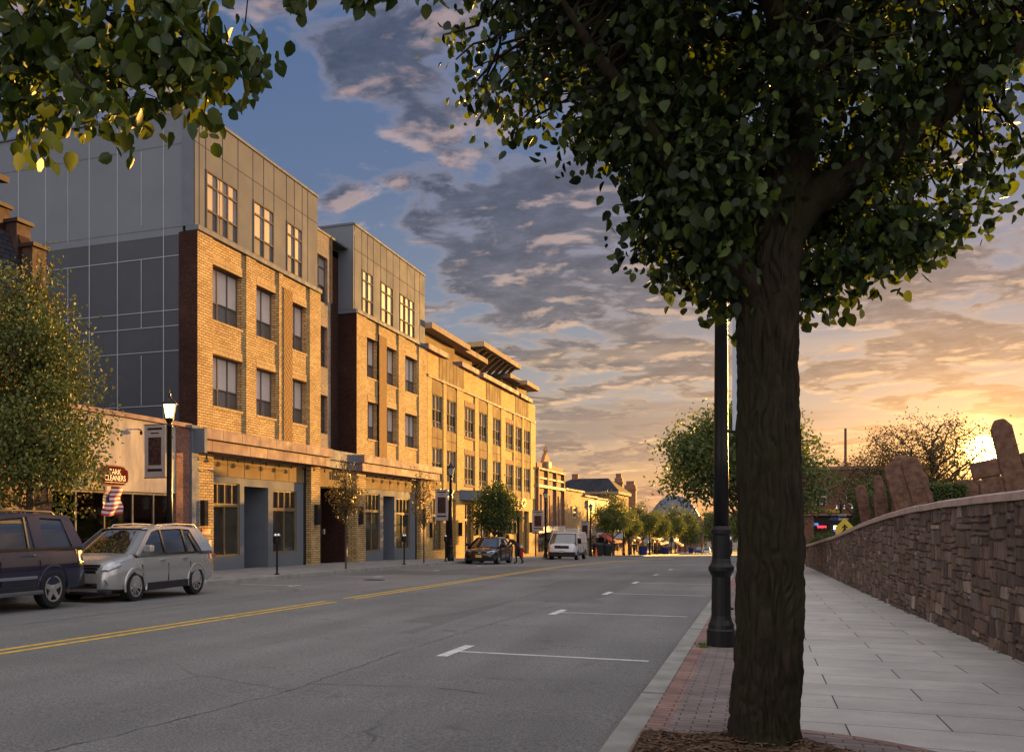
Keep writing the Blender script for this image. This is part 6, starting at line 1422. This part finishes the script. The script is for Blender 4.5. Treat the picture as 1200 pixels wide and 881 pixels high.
ST_SUV = [(-2.215,.42,1.00,.74),(-2.16,.34,1.06,.84),(-1.9,.27,1.08,.895),(-1.3,.24,1.07,.905),(0,.24,1.06,.905),(1.0,.24,1.05,.905),(1.35,.24,1.03,.90),(1.7,.25,.97,.885),(1.95,.26,.915,.85),(2.10,.27,.87,.77),(2.19,.28,.70,.66),(2.215,.31,.60,.60)]
tig = dict(paint=silver, L=4.43, W=1.81, st=ST_SUV, axles=(1.305,-1.30), wr=.345, roof=[(1.28,1.03),(.45,1.565),(.15,1.625),(-.8,1.65),(-1.7,1.60),(-1.95,1.35),(-2.12,1.04)], wb=.865, wt=.62, belt=1.03, roofx=(.45,-1.72),
    pillars=[([(1.30,1.03),(.42,1.60),(.26,1.615),(1.12,1.03)],'p'),([(.42,1.58),(.15,1.64),(-.8,1.665),(-1.75,1.61),(-1.75,1.555),(-.8,1.60),(.20,1.58),(.55,1.50)],'p'),([(.02,1.03),(.08,1.03),(.03,1.58),(-.03,1.58)],'k'),([(-.95,1.03),(-.88,1.03),(-.93,1.58),(-1.0,1.58)],'k'),([(-1.42,1.03),(-1.36,1.03),(-1.20,1.45),(-1.28,1.50)],'k'),([(-1.62,1.02),(-1.3,1.60),(-1.76,1.62),(-2.0,1.36),(-2.15,1.02)],'p')],
    lip=silver, gc=.25, doors=(1.05,-.02,-1.0), handles=((.20,.90),(-.78,.92)), mirx=.95, spokes=10, spw=.016, extra=ex_silver)
vehicle('silver_suv', 'silver compact suv parked facing the camera under the shop sign', 'car', (-13.5, 20.05, gz(20)), R(-90), tig)
navy = mat('navy_paint', (.012,.014,.040), .22, .3, .05, .6, coat=1)
def ex_navy(t):
    for s_ in (1,-1):
        vq(t, 'tail_light', M_tail, [(-2.36,s_*.80,1.14),(-2.35,s_*.80,.80),(-2.14,s_*.985,.80),(-2.11,s_*.955,1.18),(-2.25,s_*.86,1.20)][::-s_], th=.04)
        vq(t, 'headlight', M_lens, [(2.40,s_*.55,.78),(2.25,s_*.85,.80),(1.95,s_*.97,.95),(2.2,s_*.88,1.02),(2.38,s_*.60,.98)][::s_], th=.05)
        MB().box(-1.0,1.0,*sorted((s_*.90,s_*1.05)),.30,.38).build('running_board', mat('step_grey', (.12,.12,.13), .5, .5), t, bevel=.02)
        vq(t, 'window_visor', M_plast, [(.9,s_*.745,1.735),(-1.15,s_*.745,1.745),(-1.15,s_*.78,1.67),(.9,s_*.78,1.66)][::-s_], th=.01)
    roof_rails(t, .5, -1.85, .62, 1.86, .022, M_plast)
    for x in (.2,-.6,-1.4): MB().tube([(x,-.62,1.90),(x,.62,1.90)], .018, 6).build('roof_crossbar', M_alloy, t)
    MB().box(2.3,2.43,-.5,.5,.7,.98).build('grille', M_chrome, t, bevel=.02)
    MB().box(-2.46,-2.2,-.94,.94,.36,.72).build('rear_bumper', M_plast, t, bevel=.06)
    MB().box(-2.44,-2.40,-.16,.16,.86,1.0).build('number_plate', M_plate, t)
pil = dict(paint=navy, L=4.85, W=1.99, st=[(-2.43,.42,1.10,.86),(-2.38,.36,1.18,.94),(-2.2,.32,1.22,.985),(-1.3,.30,1.21,.995),(0,.30,1.20,.995),(1.0,.30,1.18,.995),(1.5,.30,1.16,.985),(2.1,.32,1.08,.95),(2.3,.34,1.02,.88),(2.42,.36,.80,.80)], axles=(1.40,-1.37), wr=.385,
    roof=[(1.55,1.17),(.75,1.73),(.4,1.80),(-.8,1.83),(-2.0,1.80),(-2.15,1.68),(-2.36,1.18)], wb=.95, wt=.72, belt=1.17, roofx=(.75,-2.12),
    pillars=[([(1.6,1.16),(.75,1.78),(.55,1.80),(1.4,1.16)],'p'),([(.8,1.75),(-.8,1.86),(-2.1,1.82),(-2.1,1.74),(-.8,1.79),(.9,1.66)],'p'),([(.12,1.16),(.22,1.16),(.17,1.78),(.07,1.78)],'k'),([(-1.12,1.16),(-.86,1.16),(-.86,1.80),(-1.22,1.80)],'p'),([(-1.22,1.16),(-.86,1.16),(-.95,1.22),(-1.22,1.22)],'p'),([(-2.02,1.14),(-1.86,1.79),(-2.13,1.80),(-2.20,1.68),(-2.40,1.14)],'p'),([(-.70,1.16),(-.66,1.16),(-.74,1.78),(-.79,1.78)],'k')],
    gc=.33, doors=(1.1,.12,-.98), handles=((.28,1.03),(-.86,1.05)), hmat=M_chrome, side_trim=True, belt_mat=M_framed, lip=navy, mirx=1.2, spokes=5, spw=.052, extra=ex_navy)
vehicle('dark_blue_suv', 'dark navy boxy suv cut by the left edge of the photo', 'car', (-13.72, 14.72, gz(14.7)), R(-90), pil)
blackp = mat('black_paint', (.008,.008,.010), .18, .2, .05, .6, coat=1)
def ex_sedan(t):
    MB().box(2.16,2.245,-.42,.42,.60,.70).build('grille', M_plast, t, bevel=.02)
    m = MB(); m.tube([(2.10,-.72,.74),(2.22,-.40,.66),(2.24,0,.64),(2.22,.40,.66),(2.10,.72,.74)], .013, 6); m.build('grille_chrome', M_chrome, t)
    MB().box(2.235,2.262,-.55,.55,.24,.36).build('lower_intake', M_plast, t); MB().box(2.25,2.27,-.16,.16,.40,.54).build('number_plate', M_plate, t)
    for s_ in (1,-1):
        vq(t, 'headlight', M_lens, [(2.22,s_*.45,.62),(2.12,s_*.74,.64),(1.80,s_*.85,.76),(1.95,s_*.78,.80),(2.17,s_*.50,.71)][::s_], th=.04)
        vq(t, 'tail_light', M_tail, [(-2.24,s_*.60,.92),(-2.24,s_*.60,.72),(-2.05,s_*.855,.72),(-2.02,s_*.83,.94)][::-s_], th=.04)
    dr = MB(); M_ = Matrix.Translation((-.20,.875,0))@Matrix.Rotation(R(62),4,'Z'); dr.M = M_
    dr.prism([(0,.26),(-1.0,.26),(-1.06,.55),(-.98,.92),(0,.90)], 'y', -.03, .03); d = dr.build('open_door', blackp, t, bevel=.02)
    f_ = MB(); f_.M = M_; f_.tube([(0,0,.90),(-.15,-.08,1.30),(-.60,-.10,1.32),(-.98,0,.94)], .022, 6); f_.build('door_window_frame', M_plast, d)
    g_ = MB(); g_.M = M_; g_.add([(-.02,0,.90),(-.17,-.08,1.29),(-.60,-.10,1.31),(-.95,0,.94)], [(0,1,2,3)]); g_.build('door_window', M_glass, d)
civ = dict(paint=blackp, L=4.53, W=1.755, st=[(-2.265,.40,.90,.72),(-2.2,.32,.96,.80),(-1.9,.22,.98,.86),(-1.2,.18,.95,.877),(0,.18,.92,.877),(.9,.18,.90,.877),(1.3,.18,.88,.87),(1.8,.20,.80,.85),(2.05,.22,.74,.79),(2.2,.24,.66,.70),(2.265,.26,.52,.62)], axles=(1.36,-1.31), wr=.315,
    roof=[(1.30,.90),(.35,1.34),(0,1.40),(-.6,1.41),(-1.1,1.34),(-1.85,.97)], wb=.83, wt=.58, belt=.90, roofx=(.35,-1.1),
    pillars=[([(1.32,.90),(.35,1.37),(.20,1.38),(1.14,.90)],'p'),([(.4,1.36),(0,1.42),(-.6,1.43),(-1.12,1.36),(-1.1,1.30),(-.6,1.37),(.1,1.36),(.5,1.28)],'p'),([(-.12,.90),(-.04,.90),(-.12,1.38),(-.18,1.38)],'k'),([(-1.35,.90),(-1.0,1.35),(-1.15,1.36),(-1.95,.93)],'p')],
    gc=.19, doors=(.85,-.12,-1.15), handles=((0,.78),), mirx=.85, belt_mat=M_framed, spokes=10, spw=.014, extra=ex_sedan)
vehicle('dark_sedan', 'black sedan with its rear door open, parked before the tree', 'car', (-13.3, 53.2, gz(53.2)), R(-90), civ)
whitep = mat('white_van_paint', (.48,.49,.52), .35, .0, .05, .5, coat=.8)
def ex_van(t):
    MB().box(2.62,2.72,-.52,.52,.85,1.12).build('grille', M_plast, t, bevel=.04)
    m = MB(); m.tube([(2.73,-.5,.86),(2.73,-.54,1.0),(2.72,-.46,1.12),(2.72,.46,1.12),(2.73,.54,1.0),(2.73,.5,.86),(2.73,-.5,.86)], .015, 6); m.build('grille_surround', M_chrome, t)
    m = MB(); m.M = Matrix.Translation((2.735,0,.99)); m.lathe([(.001,0),(.10,0),(.10,.01)], n=16, sx=.08, sy=1); m.build('badge', M_chrome, t)
    MB().box(2.5,2.76,-.98,.98,.30,.66).build('front_bumper', M_plast, t, bevel=.06); MB().box(2.755,2.775,-.17,.17,.62,.76).build('number_plate', M_white, t)
    for s_ in (1,-1): vq(t, 'headlight', M_lens, [(2.70,s_*.60,.94),(2.60,s_*.90,.96),(2.35,s_*.99,1.16),(2.48,s_*.93,1.24),(2.62,s_*.62,1.14)][::s_], th=.05)
    for s_ in (1,-1): MB().box(1.75,1.92,*sorted((s_*1.02,s_*1.26)),1.25,1.62).build('wing_mirror', M_plast, t, bevel=.04)
    MB().box(-1.5,1.0,-.7,.7,2.06,2.10).build('roof_rack', M_alloy, t)
van = dict(paint=whitep, L=5.5, W=2.06, st=[(-2.75,.5,1.30,1.0),(-2.6,.38,1.34,1.02),(0,.36,1.34,1.03),(1.6,.36,1.30,1.03),(2.1,.36,1.26,1.02),(2.45,.36,1.22,.99),(2.62,.38,1.14,.90),(2.72,.40,.90,.86)], axles=(1.70,-1.6), wr=.35,
    roof=[(2.28,1.24),(1.45,1.94),(1.1,2.02),(-2.5,2.03),(-2.7,1.30)], wb=1.0, wt=.86, belt=1.26, roofx=(1.45,-2.6),
    pillars=[([(2.34,1.24),(1.45,2.0),(1.2,2.0),(2.08,1.24)],'p'),([(1.5,1.97),(-2.6,2.05),(-2.6,1.93),(1.55,1.86)],'p'),([(.62,1.22),(.70,2.0),(-2.55,2.03),(-2.74,1.22)],'p')],
    gc=.40, doors=(1.55,.6,-.7), handles=((.75,1.15),), mirx=1.85, mirm=M_plast, belt_mat=whitep, spokes=8, spw=.03, extra=ex_van)
vehicle('white_van', 'white cargo van facing the camera before the golden shops', 'van', (-13.15, 76.8, gz(76.8)), R(-90), van)
# distant cars
def ex_plain(t):
    for s_ in (1,-1):
        vq(t, 'headlight', M_lens, [(2.19,s_*.50,.66),(2.08,s_*.78,.70),(1.85,s_*.87,.82),(2.10,s_*.60,.82)][::s_], th=.04)
    MB().box(2.14,2.23,-.5,.5,.62,.78).build('grille', M_plast, t)
for i, (x, y, pm, lb, sp0) in enumerate(((-13.3, 262, mat('far_blue_paint', (.03,.05,.12), .3, .3, coat=1), 'far blue car parked nearest in the distant row', tig), (-12.6, 290, mat('far_silver_paint', (.42,.43,.46), .3, .5, coat=1), 'far silver car in the distant row', civ), (-11.2, 318, blackp, 'far dark car behind the silver one', tig), (-8.2, 345, whitep, 'far pale car farthest down the street', civ))):
    s2_ = dict(sp0); s2_['paint'] = pm; s2_['extra'] = ex_plain; vehicle('distant_car', lb, 'car', (x, y, gz(y)), R(-90), s2_, 'cars far down the street')

# ================================================================ PEOPLE
def person(label, loc, rz, pose, top, bottom, hair=True, scale=1.0, group=None):
    """pose: dict of joint positions in metres, x forward"""
    J = dict(pel=(0,0,.95), sp=(0,0,1.15), ch=(0,0,1.38), nk=(0,0,1.50), hd=(0.01,0,1.58), hd2=(.02,0,1.70),
             lh=(0,.10,.92), lk=(.02,.11,.50), la=(0,.11,.09), lt=(.17,.12,.04), rh=(0,-.10,.92), rk=(.02,-.11,.50), ra=(0,-.11,.09), rt=(.17,-.12,.04),
             ls=(0,.18,1.42), le=(-.02,.24,1.15), lw=(.06,.25,.90), lf=(.09,.25,.81), rs=(0,-.18,1.42), re=(-.02,-.24,1.15), rw=(.06,-.25,.90), rf=(.09,-.25,.81))
    J.update(pose); keys = list(J)
    E_ = [('pel','sp'),('sp','ch'),('ch','nk'),('nk','hd'),('hd','hd2'),('pel','lh'),('lh','lk'),('lk','la'),('la','lt'),('pel','rh'),('rh','rk'),('rk','ra'),('ra','rt'),('ch','ls'),('ls','le'),('le','lw'),('lw','lf'),('ch','rs'),('rs','re'),('re','rw'),('rw','rf')]
    Rr = dict(pel=.135,sp=.13,ch=.14,nk=.055,hd=.085,hd2=.085,lh=.10,lk=.065,la=.042,lt=.035,rh=.10,rk=.065,ra=.042,rt=.035,ls=.07,le=.045,lw=.030,lf=.034,rs=.07,re=.045,rw=.030,rf=.034)
    me = bpy.data.meshes.new('body'); me.from_pydata([J[k] for k in keys], [(keys.index(a), keys.index(b)) for a, b in E_], [])
    o = bpy.data.objects.new('body', me); C.objects.link(o); sk = o.modifiers.new('s', 'SKIN'); 
    for i, k in enumerate(keys): me.skin_vertices[0].data[i].radius = (Rr[k], Rr[k]*(.8 if k in ('pel','sp','ch') else 1)); me.skin_vertices[0].data[i].use_root = (k == 'pel')
    sb = o.modifiers.new('u', 'SUBSURF'); sb.levels = 1; sb.render_levels = 1
    m2 = ev(o); o.modifiers.clear(); o.data = m2
    for mm in (top, bottom, M_skin, M_black): m2.materials.append(mm)
    hip = J['pel'][2]
    for p in m2.polygons:
        c_ = p.center; dn = (Vector(J['nk'])-c_).length; dh = min((Vector(J['hd'])-c_).length, (Vector(J['hd2'])-c_).length); dw = min((Vector(J[k])-c_).length for k in ('lw','lf','rw','rf')); df = min((Vector(J[k])-c_).length for k in ('lt','rt','la','ra'))
        p.material_index = 2 if (dh < .15 and c_.z > J['nk'][2]-.3) or dw < .06 else 3 if df < .12 else 1 if min((Vector(J[k])-c_).length for k in ('lh','lk','rh','rk')) < min((Vector(J[k])-c_).length for k in ('sp','ch','ls','rs','le','re')) else 0
        p.use_smooth = True
    t = thing('person', label, 'person', loc, rz, group); o.parent = t; t.scale = (scale,)*3
    h = Vector(J['hd2']); MB().lathe([(.005,.115),(.06,.10),(.095,.05),(.10,0),(.085,-.06)], (h.x-.015, h.y, h.z), 12).build('hair', M_hair, t, smooth=True)
    fm_ = MB(); fm_.box(h.x+.075, h.x+.115, -.012+h.y, .012+h.y, h.z-.07, h.z-.03); fm_.build('nose', M_skin, t)
    return t
walk = dict(lk=(.18,.10,.52), la=(.25,.10,.10), lt=(.41,.10,.05), rk=(-.05,-.10,.50), ra=(-.32,-.10,.16), rt=(-.22,-.11,.05), lw=(-.12,.25,.92), lf=(-.15,.25,.84), rw=(.20,-.23,.95), rf=(.25,-.23,.87))
bend = dict(sp=(.12,0,1.10), ch=(.32,0,1.24), nk=(.44,0,1.30), hd=(.52,0,1.34), hd2=(.60,0,1.42), ls=(.33,.18,1.25), le=(.48,.22,1.02), lw=(.62,.20,.92), lf=(.70,.18,.90), rs=(.33,-.18,1.25), re=(.45,-.22,1.0), rw=(.60,-.20,.90), rf=(.68,-.18,.88), rk=(-.05,-.12,.5), ra=(-.28,-.14,.09), rt=(-.12,-.14,.04))
person('person in dark clothes bending into the open rear door of the sedan', (-11.95, 54.0, gz(54.0)), R(165), bend, M_dcloth, M_dcloth)
person('person in black standing beside the blue bannered lamp post', (-15.9, 124, gz(124)+SW), R(-60), dict(), M_dcloth, M_dcloth)
for i, (x, y, rz, tm, lb) in enumerate(((-16.6, 148, 80, M_rcloth, 'person in rust top under the first orange awning'), (-15.9, 146, -100, M_dcloth, 'person in black next to the rust clad walker'), (-16.4, 184, 80, M_bcloth, 'person in blue near the middle orange awning'), (-15.8, 181, 90, M_dcloth, 'person in dark clothes near the middle orange awning'), (-16.2, 240, -90, M_rcloth, 'person in rust top near the farthest orange awning'))):
    person(lb, (x, y, gz(y)+SW), R(rz), walk, tm, M_dcloth, group='people on the far sidewalk')
# cafe table and chair pieces outside the dark shop
ct = thing('cafe_table', 'small pale cafe table on the sidewalk before the dark shop', 'table', (-16.0, 118, gz(118)+SW)); MB().lathe([(.4,.72),(.4,.75),(.01,.75)], n=14).build('table_top', M_white, ct); MB().lathe([(.22,0),(.04,.04),(.03,.72)], n=10).build('table_leg', M_black, ct)
